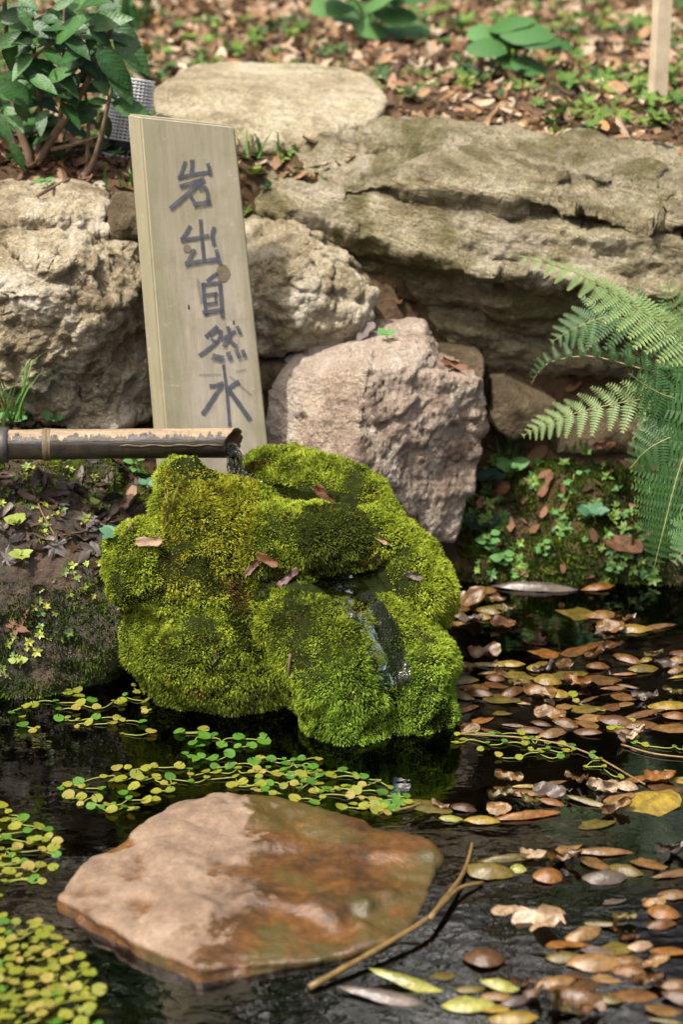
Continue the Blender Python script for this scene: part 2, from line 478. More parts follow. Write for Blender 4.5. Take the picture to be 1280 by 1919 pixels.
slab_pts = [(478, 330, 1.00), (500, 285, 1.05), (640, 272, 1.08), (880, 252, 1.12), (1080, 268, 1.12), (1300, 300, 1.10), (1520, 360, 1.05),
            (490, 400, .92), (560, 350, .88), (760, 340, .80), (1000, 370, .74), (1280, 420, .69), (1500, 470, .75),
            (520, 440, .92), (620, 480, .86), (800, 480, .78), (1000, 500, .73), (1290, 560, .70), (1520, 640, .8),
            (600, 580, .96), (720, 640, .98), (860, 715, .98), (1010, 765, 1.0), (1290, 840, 1.0), (1500, 860, 1.0), (1290, 690, .79), (1000, 610, .80)]
slab_pts = [(a_, b_, c_ + .12) for a_, b_, c_ in slab_pts]
slab, SV, SF, ST_ = stone('slab_boulder', [pxhull(slab_pts, .18, .85)], .006, M_slab,
    'huge weathered bedded boulder with dark ledges behind the fern', 'boulder', 4,
    lump=(.03, 3.0), ridge=(.006, 8), fine=(.007, 40), facet=((.008, .22),), strata=(.075, .085, (.20, .22, .95), .06), seed=3)

left_pts = [(-120, 400, .72), (-60, 385, .74), (120, 432, .72), (250, 455, .74), (285, 540, .76), (300, 640, .76), (270, 740, .74), (150, 795, .68),
            (60, 700, .60), (-100, 620, .60), (10, 560, .54), (130, 540, .54), (230, 590, .62), (60, 470, .60), (190, 480, .64), (-130, 500, .6), (180, 720, .62), (290, 700, .76), (285, 775, .74), (215, 800, .68), (60, 780, .66)]
stone('left_boulder', [pxhull(left_pts, .22, .9)], .0042, M_cream,
    'craggy cream boulder with shaded underside beside the left edge of the wooden signboard', 'boulder', 3,
    lump=(.03, 5), ridge=(.010, 9), fine=(.0065, 46), seed=12, facet=((.013, .12), (.006, .05)), strata=(.012, .06, (.5, .1, .8), .12))
stone('ledge_rock', [pxhull([(-100, 385, .74), (0, 374, .76), (130, 376, .78), (190, 395, .78), (200, 440, .74), (130, 440, .68), (0, 430, .66), (-100, 430, .66), (60, 400, .66)], .2, .9)], .0055, M_cream,
    'flat grey-cream ledge of rock lying on top of the craggy cream boulder', 'rock', 3, lump=(.014, 7), ridge=(.005, 12), fine=(.008, 55), seed=21, facet=((.008, .06),), strata=(.014, .035, (0, .1, 1), .04))
stone('ledge_rock', [pxhull([(196, 392, .80), (265, 388, .82), (275, 450, .76), (205, 445, .74), (230, 415, .73)], .12, .9)], .005, M_brown,
    'small grey-brown rock wedged between the cream ledge and the signboard', 'rock', 3, lump=(.01, 9), ridge=(.01, 14), fine=(.005, 45), seed=22)
stone('mid_boulder', [pxhull([(430, 440, .86), (500, 430, .86), (560, 445, .84), (650, 485, .84), (697, 545, .84), (690, 610, .82), (600, 655, .80), (480, 668, .80),
        (400, 560, .84), (520, 500, .76), (620, 540, .75), (560, 610, .74), (470, 560, .78)], .2, .85)], .0042, M_cream,
    'rounded cream boulder to the right of the signboard, under the huge bedded boulder', 'boulder', 4, lump=(.02, 6), ridge=(.007, 12), fine=(.006, 48), seed=31, facet=((.009, .09), (.0045, .04)), strata=(.008, .05, (.3, .2, .9), .07))
stone('pink_boulder', [
    pxhull([(505, 735, .70), (530, 700, .72), (640, 648, .74), (700, 640, .74), (690, 690, .60), (668, 860, .545), (560, 850, .62), (500, 800, .68), (600, 760, .62), (660, 1000, .565), (560, 990, .62)], .18, .9),
    pxhull([(690, 650, .72), (745, 634, .75), (800, 638, .76), (830, 690, .74), (815, 740, .68), (720, 740, .62), (680, 690, .64), (750, 690, .64)], .14, .9),
    pxhull([(668, 860, .55), (690, 690, .605), (820, 720, .70), (905, 712, .75), (910, 800, .76), (880, 930, .74), (850, 1010, .72), (760, 1030, .65), (680, 1040, .58), (790, 860, .655)], .16, .9)],
    .0043, M_pink, 'pinkish pitted boulder split by a ridge, standing behind the mossy fountain stone', 'boulder', 4, lump=(.014, 6), ridge=(.005, 9), fine=(.0035, 60), pits=(.0045, 60), facet=((.006, .06),), seed=41)
stone('wedge_stone', [pxhull([(918, 715, .92), (960, 712, .93), (1045, 755, .93), (1030, 800, .90), (960, 828, .88), (920, 790, .89), (970, 760, .86)], .1, .9)], .006, M_brown,
    'small smooth brown stone wedged under the huge bedded boulder right of the pinkish one', 'stone', 5, lump=(.012, 8), ridge=None, fine=(.002, 40), seed=51)
stone('wedge_stone', [pxhull([(825, 665, .88), (905, 672, .90), (910, 712, .86), (850, 708, .84), (820, 690, .84)], .1, .9)], .006, M_brown,
    'thin dark stone lying on the right shoulder of the pinkish boulder', 'stone', 4, lump=(.01, 9), ridge=None, fine=(.003, 40), seed=52)
stone('wedge_stone', [pxhull([(470, 672, .84), (570, 655, .86), (585, 690, .82), (520, 730, .78), (480, 740, .78), (520, 690, .77)], .1, .9)], .006, M_brown,
    'dark reddish stone in the gap between the rounded cream boulder and the pinkish boulder', 'stone', 4, lump=(.012, 8), ridge=(.006, 14), fine=(.003, 40), seed=53)
stone('wedge_stone', [pxhull([(1020, 790, .98), (1130, 760, 1.0), (1300, 790, 1.0), (1300, 850, .95), (1040, 850, .93), (1150, 800, .92)], .1, .9)], .008, M_brown,
    'long dark stone in the shade under the bedded boulder, behind the fern', 'stone', 4, lump=(.012, 8), ridge=(.006, 14), fine=(.003, 40), seed=54)
stone('stepping_stone', [pxhull([(285, 175, 1.32), (330, 138, 1.55), (450, 122, 1.72), (600, 124, 1.74), (690, 150, 1.62), (730, 185, 1.42), (700, 225, 1.26), (600, 255, 1.16), (440, 262, 1.10), (300, 235, 1.16),
        (690, 270, 1.26), (560, 290, 1.14), (420, 290, 1.1), (300, 250, 1.16)], .05, .8)], .008, M_flat,
    'broad flat pale stone in the leaf litter behind the signboard', 'stepping stone', 4, lump=(.014, 4), ridge=(.006, 7), fine=(.003, 30), seed=61)
stone('edge_stone', [pxhull([(180, 352, .98), (230, 345, 1.0), (280, 360, 1.0), (280, 400, .92), (190, 395, .90)], .08, .9)], .006, M_brown,
    'mossy brown stone just behind the left edge of the signboard', 'stone', 4, lump=(.01, 8), ridge=None, fine=(.004, 40), seed=62)
far_tan = stone('path_stone', [pxhull([(985, 88, 2.9), (1060, 62, 3.3), (1180, 66, 3.4), (1230, 100, 3.0), (1150, 118, 2.7), (1030, 112, 2.7)], .1, .8)], .02, M_flat,
    'pale flat stone far back in the leaf litter beside the wooden stake', 'stepping stone', 4, lump=(.02, 3), ridge=None, fine=(.006, 20), seed=63)
stone('far_rock', [pxhull([(750, 30, 3.8), (800, -60, 4.2), (920, -80, 4.3), (1010, -20, 4.1), (1020, 36, 3.7), (880, 42, 3.6)], .4, .8)], .03, M_brown,
    'dark brown rock at the very top, behind the big leaves of the middle plant', 'rock', 4, lump=(.06, 2), ridge=(.03, 4), fine=(.01, 15), seed=64)
stone('far_rock', [pxhull([(1010, 20, 4.0), (1060, -80, 4.4), (1250, -90, 4.5), (1380, 10, 4.2), (1320, 60, 3.7), (1100, 50, 3.7)], .4, .8)], .03, M_brown,
    'dark brown rock at the top right, behind the wooden stake', 'rock', 4, lump=(.06, 2), ridge=(.03, 4), fine=(.01, 15), seed=65)

# ------------------------------------------------------------------ mossy fountain stone
def E(px, py, Y, rx, ry, rz): return ellipsoid(at(px, py, Y), (rx, ry, rz))
def chain(*ks, n=7):
    out = []
    for p, q in zip(ks[:-1], ks[1:]):
        for i in range(n):
            t = i / (n - 1); out.append(E(*[a * (1 - t) + b * t for a, b in zip(p, q)]))
    return out
blobs = [E(470, 1190, .29, .205, .16, .17), E(500, 1040, .26, .08, .08, .07), E(600, 1035, .28, .10, .07, .065),
         E(540, 1000, .36, .13, .10, .035), E(455, 970, .38, .08, .08, .04), E(620, 1140, .27, .13, .10, .04), E(690, 1205, .20, .08, .09, .07),
         E(268, 1058, .24, .066, .09, .076), E(330, 1095, .25, .06, .08, .07)]
blobs += chain((345, 905, .32, .042, .06, .045), (385, 1000, .27, .085, .09, .09), (390, 1110, .25, .10, .09, .10))
blobs += chain((352, 903, .33, .038, .05, .038), (470, 982, .275, .055, .06, .052), (570, 1006, .25, .058, .06, .055), (645, 1005, .27, .055, .06, .052), (705, 1010, .31, .05, .07, .05))
blobs += chain((640, 1120, .25, .07, .07, .05), (690, 1170, .20, .075, .08, .065), (730, 1240, .15, .07, .08, .08), (745, 1320, .12, .06, .08, .08))
blobs += chain((500, 890, .49, .06, .06, .045), (600, 908, .45, .08, .07, .055), (660, 950, .40, .066, .07, .06), (690, 1000, .36, .062, .08, .06),
               (745, 1065, .32, .078, .09, .075), (785, 1110, .27, .058, .08, .065))
blobs += chain((520, 1120, .21, .07, .07, .05), (600, 1190, .15, .10, .10, .085), (645, 1280, .10, .090, .09, .11), (668, 1370, .08, .070, .08, .07))
blobs += chain((730, 1190, .20, .07, .08, .05), (780, 1240, .15, .066, .09, .07), (785, 1310, .12, .062, .085, .095))
blobs += chain((300, 1178, .25, .070, .09, .062), (352, 1292, .23, .05, .09, .055)) + chain((380, 1210, .21, .09, .10, .09), (430, 1295, .21, .10, .08, .065))
RV, RF, RT = stone('moss_core', blobs, .0065, None, None, smooth=9, lump=(.020, 10), ridge=(.010, 8), fine=(.008, 22), seed=71)
MOSSB = BVHS[-1]
mc = flat_mat('moss peat', (.012, .016, .004), .95, 60, .6, .03, .8)
fountain = empty('fountain_stone', (at(500, 1300, .2).x, .22, 0), 'moss-covered fountain stone with stepped basins standing in the pond under the bamboo spout', 'fountain stone')
world_part('stone', RV, RF, mc, fountain)

# mossy bank on the left, and the mossy mound on the right
LV, LF, LT = stone('left_core', [pxhull([(-160, 860, .50), (-40, 850, .52), (60, 845, .54), (130, 905, .50), (240, 890, .56), (300, 960, .54), (280, 1000, .44), (230, 1010, .38),
        (0, 1000, .33), (130, 1020, .32), (215, 1090, .30), (230, 1180, .26), (215, 1250, .24), (60, 1290, .22), (-160, 1300, .22), (-150, 1100, .26), (60, 1120, .26),
        (200, 1330, .26), (-160, 1400, .2)], .25, .95)], .006, None, None, smooth=5, lump=(.055, 5), ridge=(.018, 9), fine=(.008, 32), seed=81)
m = N('wet bank'); v = m.obj()
a_ = m.noise(v, 9, 8, .65, .6)
c_ = m.ramp(a_, [(.32, (.010, .008, .005)), (.48, (.026, .019, .011)), (.56, (.05, .028, .012)), (.68, (.055, .046, .034))])
c_ = m.mix(.6, c_, m.ramp(m.noise(v, 80, 6, .7), [(.3, .15), (.5, .5), (.7, .9)]), 'OVERLAY')
M_bank = m.surf(m.bsdf(c_, m.ramp(m.noise(v, 14, 4), [(.4, .25), (.6, .8)]), m.bump(m.noise(v, 60, 7, .7), .8, .015), .5))
lbank = empty('mossy_boulder', (-.5, .3, 0), 'wet dark boulder with moss, mud and dead leaves under the bamboo pipe', 'boulder')
world_part('stone', LV, LF, M_bank, lbank)
LVB = BVHS[-1]
QV, QF, QT = stone('right_core', [pxhull([(820, 1000, .84), (860, 930, .90), (930, 850, .97), (1060, 830, 1.02), (1200, 850, 1.02), (1500, 860, 1.02), (1500, 1130, .76), (1280, 1110, .75), (1100, 1105, .74),
        (900, 1110, .74), (830, 1110, .76), (1000, 960, .84), (1200, 960, .82), (1500, 980, .84), (1100, 1030, .77)], .2, 1.0)], .008, None, None, smooth=6, lump=(.03, 6), ridge=None, fine=(.008, 24), seed=91)
rbank = empty('mossy_mound', (.45, .85, 0), 'shaded mossy mound with weeds along the far shore under the fern', 'mound')
world_part('earth', QV, QF, soilm, rbank)
RVB = BVHS[-1]
POOL1, POOL2 = .355, .245

# ------------------------------------------------------------------ moss
moss_m = attr_mat('moss', .75, .25, .15)
SHOOT = ((.035, .045, .010), (.13, .17, .014), (.27, .34, .028), (.43, .49, .055))
CHUTE = [(585, 1062), (655, 1062), (745, 1170), (770, 1260), (745, 1330), (712, 1290), (690, 1205), (640, 1130)]
WET = [(560, 955), (660, 935), (705, 1000), (690, 1062), (580, 1070), (548, 1010)]
BARE = [(315, 862), (400, 852), (440, 880), (400, 905), (345, 905)]
def rock_col(P, n, r):
    px, py = project(P)
    t = .62 + .55 * fbm(P, 8, 3, 11) + .35 * fbm(P, 28, 2, 14) + r.normal(size=len(P)) * .22
    wet = inpoly(px + 14 * fbm(P, 30, 2, 4), py + 14 * fbm(P, 30, 2, 5), WET)
    t = np.where(wet, .06 + .26 * r.random(len(P)) ** 1.5, t)
    ch = inpoly(px + 14 * fbm(P, 30, 2, 4), py, CHUTE); t = np.where(ch, .25 + .3 * r.random(len(P)), t)
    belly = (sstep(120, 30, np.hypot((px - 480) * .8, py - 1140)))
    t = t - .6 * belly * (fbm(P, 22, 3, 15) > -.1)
    t = t - .22 * sstep(1120, 1260, py) * sstep(600, 500, px) - .12 * sstep(.09, .02, P[:, 2])  # lower left: overhang shade painted into moss colour; also darker wet moss near water
    C = lerp3(t, SHOOT)
    br = (fbm(P, 16, 3, 21) + .25 * belly > .36) & (r.random(len(P)) < .6)
    C[br] = np.array([.11, .075, .02]) * (.6 + .8 * r.random(br.sum()))[:, None]
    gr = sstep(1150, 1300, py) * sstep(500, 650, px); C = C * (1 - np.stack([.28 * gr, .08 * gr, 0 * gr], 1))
    yl = (px > 300) & (px < 480) & (py < 1120) & (py > 880)
    C[yl] = C[yl] * np.array([1.12, .94, .9])
    return C
def rock_keep(P, n):
    px, py = project(P)
    d = np.array(CAMP) - P; d /= np.linalg.norm(d, axis=1)[:, None]
    k = ((n * d).sum(1) > -.45) & (P[:, 2] > -.015)
    o = np.where(k, 1.0, 0.0)
    o[inpoly(px, py, WET)] *= .6; o[inpoly(px, py, CHUTE)] *= .22
    o[inpoly(px + 10 * fbm(P, 30, 2, 4), py, BARE)] *= .12
    o[inpoly(px, py, [(420, 870), (520, 880), (660, 920), (670, 950), (560, 960), (440, 920)]) & (P[:, 2] < POOL1 + .004)] = 0
    o[inpoly(px, py, [(470, 1040), (720, 1040), (740, 1110), (640, 1120), (500, 1100)]) & (P[:, 2] < POOL2 + .004)] = 0
    o *= np.where(fbm(P, 30, 3, 33) > .34, .45, 1)
    return o
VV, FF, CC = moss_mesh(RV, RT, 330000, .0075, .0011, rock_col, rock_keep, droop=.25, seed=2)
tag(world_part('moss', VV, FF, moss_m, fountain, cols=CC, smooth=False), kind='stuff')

def bank_col(P, n, r):
    t = .34 + .7 * fbm(P, 8, 3, 41) + r.normal(size=len(P)) * .15 + .25 * sstep(.15, .34, P[:, 2])
    return lerp3(t, ((.022, .036, .010), (.055, .09, .014), (.13, .19, .015), (.23, .29, .02)))
def lbank_keep(P, n):
    px, py = project(P)
    d = np.array(CAMP) - P; d /= np.linalg.norm(d, axis=1)[:, None]
    o = ((n * d).sum(1) > -.3) & (P[:, 2] > -.01)
    c = sstep(-.3, -.06, fbm(P, 7, 4, 51) + .38 * sstep(1050, 1180, py) + .25 * sstep(170, 260, px) * sstep(960, 900, py) - .22 * sstep(220, 60, np.hypot(px - 130, (py - 1010) * .8)))
    return o * c
VV, FF, CC = moss_mesh(LV, LT, 120000, .009, .0013, bank_col, lbank_keep, droop=.3, seed=3)
tag(world_part('moss', VV, FF, moss_m, lbank, cols=CC, smooth=False), kind='stuff')
def rbank_keep(P, n):
    d = np.array(CAMP) - P; d /= np.linalg.norm(d, axis=1)[:, None]
    return ((n * d).sum(1) > -.3) * (P[:, 2] > -.01) * sstep(-.62, -.3, fbm(P, 9, 4, 61))
VV, FF, CC = moss_mesh(QV, QT, 170000, .012, .0018, bank_col, rbank_keep, droop=.2, seed=4)
tag(world_part('moss', VV, FF, moss_m, rbank, cols=CC, smooth=False), kind='stuff')

# water standing in the basins and running down the chute
def disc(px, py, z, rx, ry, n=28):
    c = atz(px, py, z)
    return [c + Vector((rx * math.cos(2 * math.pi * k / n), ry * math.sin(2 * math.pi * k / n), 0)) for k in range(n)]
bw = water_mat('basin water', 60, .35, (.62, .62, .5))
for px, py, z, rx, ry in ((525, 925, POOL1, .115, .075), (590, 1075, POOL2, .12, .06)):
    Vp = disc(px, py, z, rx, ry)
    tag(world_part('basin_water', Vp, [tuple(range(len(Vp)))], bw), kind='structure')
def on_rock(px, py, off=.004):
    h = cast(px, py, MOSSB)
    return None if h is None else h[0] + h[1] * off
rows = curve([(620, 1085, 0), (655, 1115, 0), (690, 1155, 0), (715, 1200, 0), (732, 1245, 0), (738, 1290, 0)], 26)
Vc = []; Fc = []
for i, p in enumerate(rows):
    for j in range(9):
        h = on_rock(p.x + (j - 4) * 8.5, p.y - (j - 4) * 3, .006)
        Vc.append(h)
for i in range(25):
    for j in range(8):
        q = (i * 9 + j, i * 9 + j + 1, i * 9 + j + 10, i * 9 + j + 9)
        if all(Vc[k] is not None for k in q) and max((Vc[a] - Vc[b]).length for a in q for b in q) < .05: Fc.append(q)
Vc = [v if v is not None else Vector((0, .2, .1)) for v in Vc]
run = water_mat('running water', 70, .22, (.62, .64, .52), (1, .6, .6), .05, 1.23)
tag(world_part('running_water', Vc, Fc, run), kind='structure')

# ------------------------------------------------------------------ signboard
TL, TR, BM = at(262, 217, .57), at(440, 236, .655), at(412, 960, .50)
PN = (TR - TL).cross(BM - TL).normalized()
if PN.y > 0: PN = -PN
def onboard(px, py):
    d = ray(px, py); return CAMP + d * ((TL - CAMP).dot(PN) / d.dot(PN))
BL, BR = onboard(326, 1010), onboard(521, 1000)
base = (BL + BR) / 2
Zx = ((TL + TR) / 2 - base).normalized(); Yx = -PN; Xx = Yx.cross(Zx).normalized()
MB_ = Matrix((Xx, Yx, Zx)).transposed().to_4x4(); MB_.translation = base
BI = MB_.inverted()
def lb(px, py): return BI @ onboard(px, py)
m = N('weathered board'); v = m.obj()
vg = m.obj((1, 1, .035))
ring = m.n('ShaderNodeTexWave', {'Vector': m.obj((1, .6, .03)), 'Scale': 16.0, 'Distortion': 7.0, 'Detail': 3.0, 'Detail Scale': 1.4}, wave_type='BANDS', bands_direction='X').outputs[1]
fib = m.noise(vg, 380, 5, .7)
c_ = m.ramp(m.noise(m.obj((1, 1, .45)), 9, 7, .7), [(.3, (.28, .245, .19)), (.5, (.335, .295, .232)), (.7, (.39, .345, .275))])
c_ = m.mix(.03, c_, m.ramp(ring, [(.2, .35), (.6, .6)]), 'OVERLAY')
c_ = m.mix(.22, c_, m.ramp(fib, [(.3, .32), (.5, .5), (.7, .66)]), 'OVERLAY')
sx = m.n('ShaderNodeSeparateXYZ', {0: v})
edge = m.math('ADD', m.math('ABSOLUTE', m.math('SUBTRACT', sx.outputs[0], .012)), m.math('MULTIPLY', m.noise(m.obj((1, 1, .35)), 12, 6, .7), .11))
alg = m.ramp(edge, [(.095, 0.0), (.15, 1.0)])
topa = m.ramp(m.math('ADD', m.math('MULTIPLY', sx.outputs[2], 1.0), m.math('MULTIPLY', m.noise(v, 9, 5, .7), .5)), [(.62, 0.0), (.95, .75)])
alg = m.math('MAXIMUM', alg, topa)
stn = m.ramp(m.noise(m.obj((1, 1, .09)), 42, 8, .75), [(.36, .22), (.5, .5), (.66, .74)])
c_ = m.mix(.42, c_, stn, 'OVERLAY')
c_ = m.mix(m.math('MULTIPLY', m.ramp(m.noise(v, 13, 8, .72, .4), [(.5, 0.0), (.64, 1.0)]), .38), c_, (.17, .165, .085))
c_ = m.mix(m.math('MULTIPLY', alg, .62), c_, (.185, .175, .09))
blot = m.ramp(m.noise(v, 30, 7, .75), [(.60, 0.0), (.70, 1.0)])
c_ = m.mix(m.math('MULTIPLY', blot, .5), c_, (.52, .48, .38))
woodm = m.surf(m.bsdf(c_, .85, m.bump(m.math('ADD', fib, m.math('MULTIPLY', blot, .3)), .2, .004), .2))
sign = empty('signboard', (0, 0, 0), 'leaning weathered wooden signboard with dark brushed Japanese characters down its face', 'signboard')
sign.matrix_basis = MB_
cs = [BI @ p for p in (BL, BR, TR, TL)]
TH = .068
bm = bmesh.new()
f0 = [bm.verts.new((c.x, 0, c.z)) for c in cs]; f1 = [bm.verts.new((c.x, TH, c.z + (.006 if k > 1 else 0))) for k, c in enumerate(cs)]
bm.faces.new(f0); bm.faces.new(f1[::-1])
for k in range(4): bm.faces.new((f0[k], f1[k], f1[(k + 1) % 4], f0[(k + 1) % 4]))
bmesh.ops.recalc_face_normals(bm, faces=bm.faces)
bmesh.ops.bevel(bm, geom=bm.edges[:], offset=.004, segments=3, affect='EDGES')
me = bpy.data.meshes.new('board'); bm.to_mesh(me); bm.free()
put('board', me, woodm, sign)
m = N('brush ink'); v = m.obj()
ic = m.ramp(m.noise(v, 60, 6, .7), [(.3, (.045, .050, .068)), (.7, (.10, .105, .12))])
ib = m.bsdf(ic, .7, None, .2)
tr = m.n('ShaderNodeBsdfTransparent').outputs[0]
inkm = m.surf(m.n('ShaderNodeMixShader', {0: m.ramp(m.noise(m.obj((1, 1, .1)), 120, 4, .7), [(.35, .35), (.6, .06)]), 1: ib, 2: tr}).outputs[0])
faint = m2 = N('faded ink'); ib = m2.bsdf((.10, .10, .11), .8, None, .2); tr = m2.n('ShaderNodeBsdfTransparent').outputs[0]
faintm = m2.surf(m2.n('ShaderNodeMixShader', {0: .72, 1: ib, 2: tr}).outputs[0])
CHARS = [
 [(24, (280, 72), (281, 110), (277, 160)), (21, (236, 82), (215, 140), (198, 186)), (22, (188, 190), (300, 165), (398, 150)), (22, (384, 95), (395, 130), (402, 170)),
  (25, (202, 246), (280, 222), (358, 196)), (25, (345, 205), (260, 285), (136, 392)), (20, (262, 290), (280, 330), (303, 362)), (22, (325, 262), (355, 248), (378, 275), (386, 355)), (24, (288, 366), (340, 358), (400, 350))],
 [(22, (337, 468), (345, 580), (362, 748)), (24, (268, 512), (243, 555), (214, 596)), (25, (208, 606), (300, 592), (388, 576)), (24, (428, 520), (414, 570), (427, 636)),
  (24, (296, 668), (272, 710), (248, 756)), (25, (236, 762), (340, 745), (452, 730)), (23, (440, 668), (450, 710), (464, 760))],
 [(22, (448, 828), (420, 845), (382, 876)), (22, (354, 890), (362, 1000), (378, 1105)), (21, (346, 906), (410, 893), (470, 884)), (23, (464, 886), (474, 1000), (482, 1118)),
  (17, (370, 968), (410, 962), (448, 957)), (16, (378, 1030), (410, 1024), (445, 1018)), (22, (352, 1084), (410, 1076), (476, 1066)), (14, (432, 958), (434, 990), (436, 1020))],
 [(24, (448, 1180), (415, 1210), (375, 1246)), (24, (398, 1232), (470, 1206), (450, 1280), (332, 1372)), (17, (408, 1262), (425, 1272), (446, 1286)), (22, (476, 1268), (520, 1240), (566, 1210)),
  (20, (518, 1180), (528, 1250), (490, 1310)), (22, (526, 1262), (550, 1290), (578, 1310)), (21, (578, 1178), (590, 1200), (600, 1226)), (36, (418, 1378), (450, 1386), (486, 1392)),
  (27, (520, 1352), (526, 1372), (534, 1396)), (24, (574, 1334), (582, 1356), (594, 1384)), (22, (615, 1336), (622, 1356), (628, 1376))],
 [(18, (490, 1436), (512, 1610), (532, 1842)), (24, (400, 1576), (440, 1572), (486, 1556)), (26, (478, 1572), (420, 1660), (352, 1760)), (24, (590, 1546), (556, 1566), (516, 1594)), (27, (516, 1590), (590, 1690), (664, 1796))]]
FAINT = [(17, (318, 862), (330, 940), (344, 1026)), (14, (535, 1512), (600, 1572), (678, 1638)), (13, (330, 1502), (400, 1500), (470, 1498)), (13, (575, 1480), (610, 1472), (640, 1466))]
def stroke(mb, st, lvl):
    wd = st[0] / 3.554 * .57
    pts = [Vector((280 + x / 3.554, 280 + y / 3.554, 0)) for x, y in st[1:]]
    cv = curve(pts, 9); L = []; n = len(cv)
    for i, p in enumerate(cv):
        t = (cv[min(i + 1, n - 1)] - cv[max(i - 1, 0)]).normalized(); nv = Vector((-t.y, t.x, 0))
        k = wd * (1 + .10 * math.sin(i * 2.1 + st[0] + pts[0].x) + (.12 if i in (0, n - 1) else 0))
        ex = t * (-wd * .3 if i == 0 else wd * .3 if i == n - 1 else 0)
        for sgn in (-1, 1):
            q = p + ex + nv * k * sgn; w_ = lb(q.x, q.y); L.append((w_.x, -.0012 - lvl * .00022, w_.z))
    mb.add(L, [(2 * i, 2 * i + 1, 2 * i + 3, 2 * i + 2) for i in range(n - 1)])
for ch in CHARS:
    mb = MB()
    for k, st in enumerate(ch): stroke(mb, st, k)
    put('character', mesh_of('character', mb.V, mb.F, False), inkm, sign)
for k, st in enumerate(FAINT):
    mb = MB(); stroke(mb, st, .5); put('faded_stroke', mesh_of('faded_stroke', mb.V, mb.F, False), faintm, sign)
mb = MB()                                              # knot and two nail holes
def blob(px, py, rx, ry, lift):
    c = [lb(px + rx * math.cos(k * .524) * (1 + .1 * math.sin(k * 5)), py + ry * math.sin(k * .524)) for k in range(12)]
    mb.add([(q.x, lift, q.z) for q in c], [tuple(range(12))])
knotm = flat_mat('knot wood', (.15, .12, .08), .85, 60, .5); holem = flat_mat('hole', (.02, .015, .01), .9)
for nm, mt, px, py, rx, ry, lf in (('knot', knotm, 417, 512, 14, 17, -.0009), ('knot', knotm, 350, 466, 8, 8, -.0009), ('nail_hole', holem, 353, 575, 1.6, 5, -.0008), ('nail_hole', holem, 437, 604, 1.6, 4.5, -.0008)):
    mb = MB(); blob(px, py, rx, ry, lf); put(nm, mesh_of(nm, mb.V, mb.F, False), mt, sign)

# ------------------------------------------------------------------ bamboo pipe and its water
A0, A1 = at(-70, 834, .36), at(436, 830, .395)
Xb = (A1 - A0).normalized(); Zb = (Vector((0, 0, 1)) - Xb * Xb.z).normalized(); Yb = Zb.cross(Xb)
MP = Matrix((Xb, Yb, Zb)).transposed().to_4x4(); MP.translation = A0
u = mpp(A1); PL = (A1 - A0).length; R = 28 * u
pipe = empty('bamboo_pipe', (0, 0, 0), 'old split bamboo pipe, pale on top and wet black below, pouring water onto the moss', 'bamboo pipe')
pipe.matrix_basis = MP
def lathe(prof, n=40, end=None, jag=0.0, seed=0):
    """prof: (x, r) along local X; end(x,y,z)->x shift for the cut end"""
    V = []; F = []; rr = random.Random(seed)
    jj = [rr.uniform(-1, 1) for _ in range(n)]
    for i, (x, r) in enumerate(prof):
        for k in range(n):
            a = 2 * math.pi * k / n; y, z = r * math.cos(a), r * math.sin(a)
            xs = x + (end(x, y, z) + jag * jj[k] * (x > PL * .9) if end else 0)
            V.append((xs, y, z))
    for i in range(len(prof) - 1):
        for k in range(n):
            F.append((i * n + k, i * n + (k + 1) % n, (i + 1) * n + (k + 1) % n, (i + 1) * n + k))
    return V, F
m = N('bamboo'); v = m.obj(); sx = m.n('ShaderNodeSeparateXYZ', {0: v})
jag = m.math('ADD', m.noise(m.obj((1, 0, 0)), 30, 6, .75), m.math('MULTIPLY', m.noise(v, 70, 5, .7), .45))
line = m.math('ADD', sx.outputs[2], m.math('MULTIPLY', m.math('SUBTRACT', jag, 1.15), .055))
wetf = m.ramp(m.math('ADD', m.math('MULTIPLY', line, 10.0), .5), [(.47, 1.0), (.50, 0.0)])
tan = m.ramp(m.noise(m.obj((.12, 1, 1)), 60, 6, .7), [(.3, (.14, .095, .055)), (.5, (.22, .16, .098)), (.7, (.31, .24, .155))])
tan = m.mix(.4, tan, m.ramp(m.noise(v, 120, 5, .7), [(.3, .15), (.5, .5), (.7, .8)]), 'OVERLAY')
dk = m.ramp(m.noise(v, 40, 6, .7), [(.4, (.008, .007, .004)), (.7, (.032, .022, .011))])
rg = m.math('SUBTRACT', .6, m.math('MULTIPLY', wetf, .22))
bamb = m.surf(m.bsdf(m.mix(wetf, tan, dk), rg, m.bump(m.math('ADD', m.noise(m.obj((.1, 1, 1)), 150, 5, .7), m.math('MULTIPLY', wetf, -1.5)), .3, .006), .45))
cut = lambda x, y, z: max(0.0, (x - PL * .80) / (PL * .2)) * (.62 * y + .10 * z)
xn = (at(88, 834, .36) - A0).length; xs_ = (at(14, 834, .36) - A0).length
prof = []
for i in range(60):
    x = xs_ - .02 + (PL - xs_ + .02) * i / 59
    prof.append((x, R * (1.0 + .05 * math.exp(-((x - xn) / .02) ** 2) + .012 * math.sin(x * 40))))
V, F = lathe(prof, 48, cut, .002, 2)
put('tube', mesh_of('tube', V, F), bamb, pipe)
prof2 = [(PL, R * 1.012), (PL + .001, R * .93), (PL, R * .80), (PL - .02, R * .78), (PL * .6, R * .78)]
V, F = lathe(prof2, 48, cut, .002, 2)
put('mouth_rim', mesh_of('mouth_rim', V, F), flat_mat('cut bamboo', (.085, .05, .022), .6, 70, .8, .4, .6), pipe)
V, F = lathe([(xn - .010, R * 1.03), (xn - .006, R * 1.09), (xn - .001, R * 1.10), (xn + .001, R * 1.04), (xn + .003, R * 1.09), (xn + .007, R * 1.03)], 40)
put('node_ring', mesh_of('node_ring', V, F), flat_mat('node', (.10, .075, .04), .6, 80, .6), pipe)
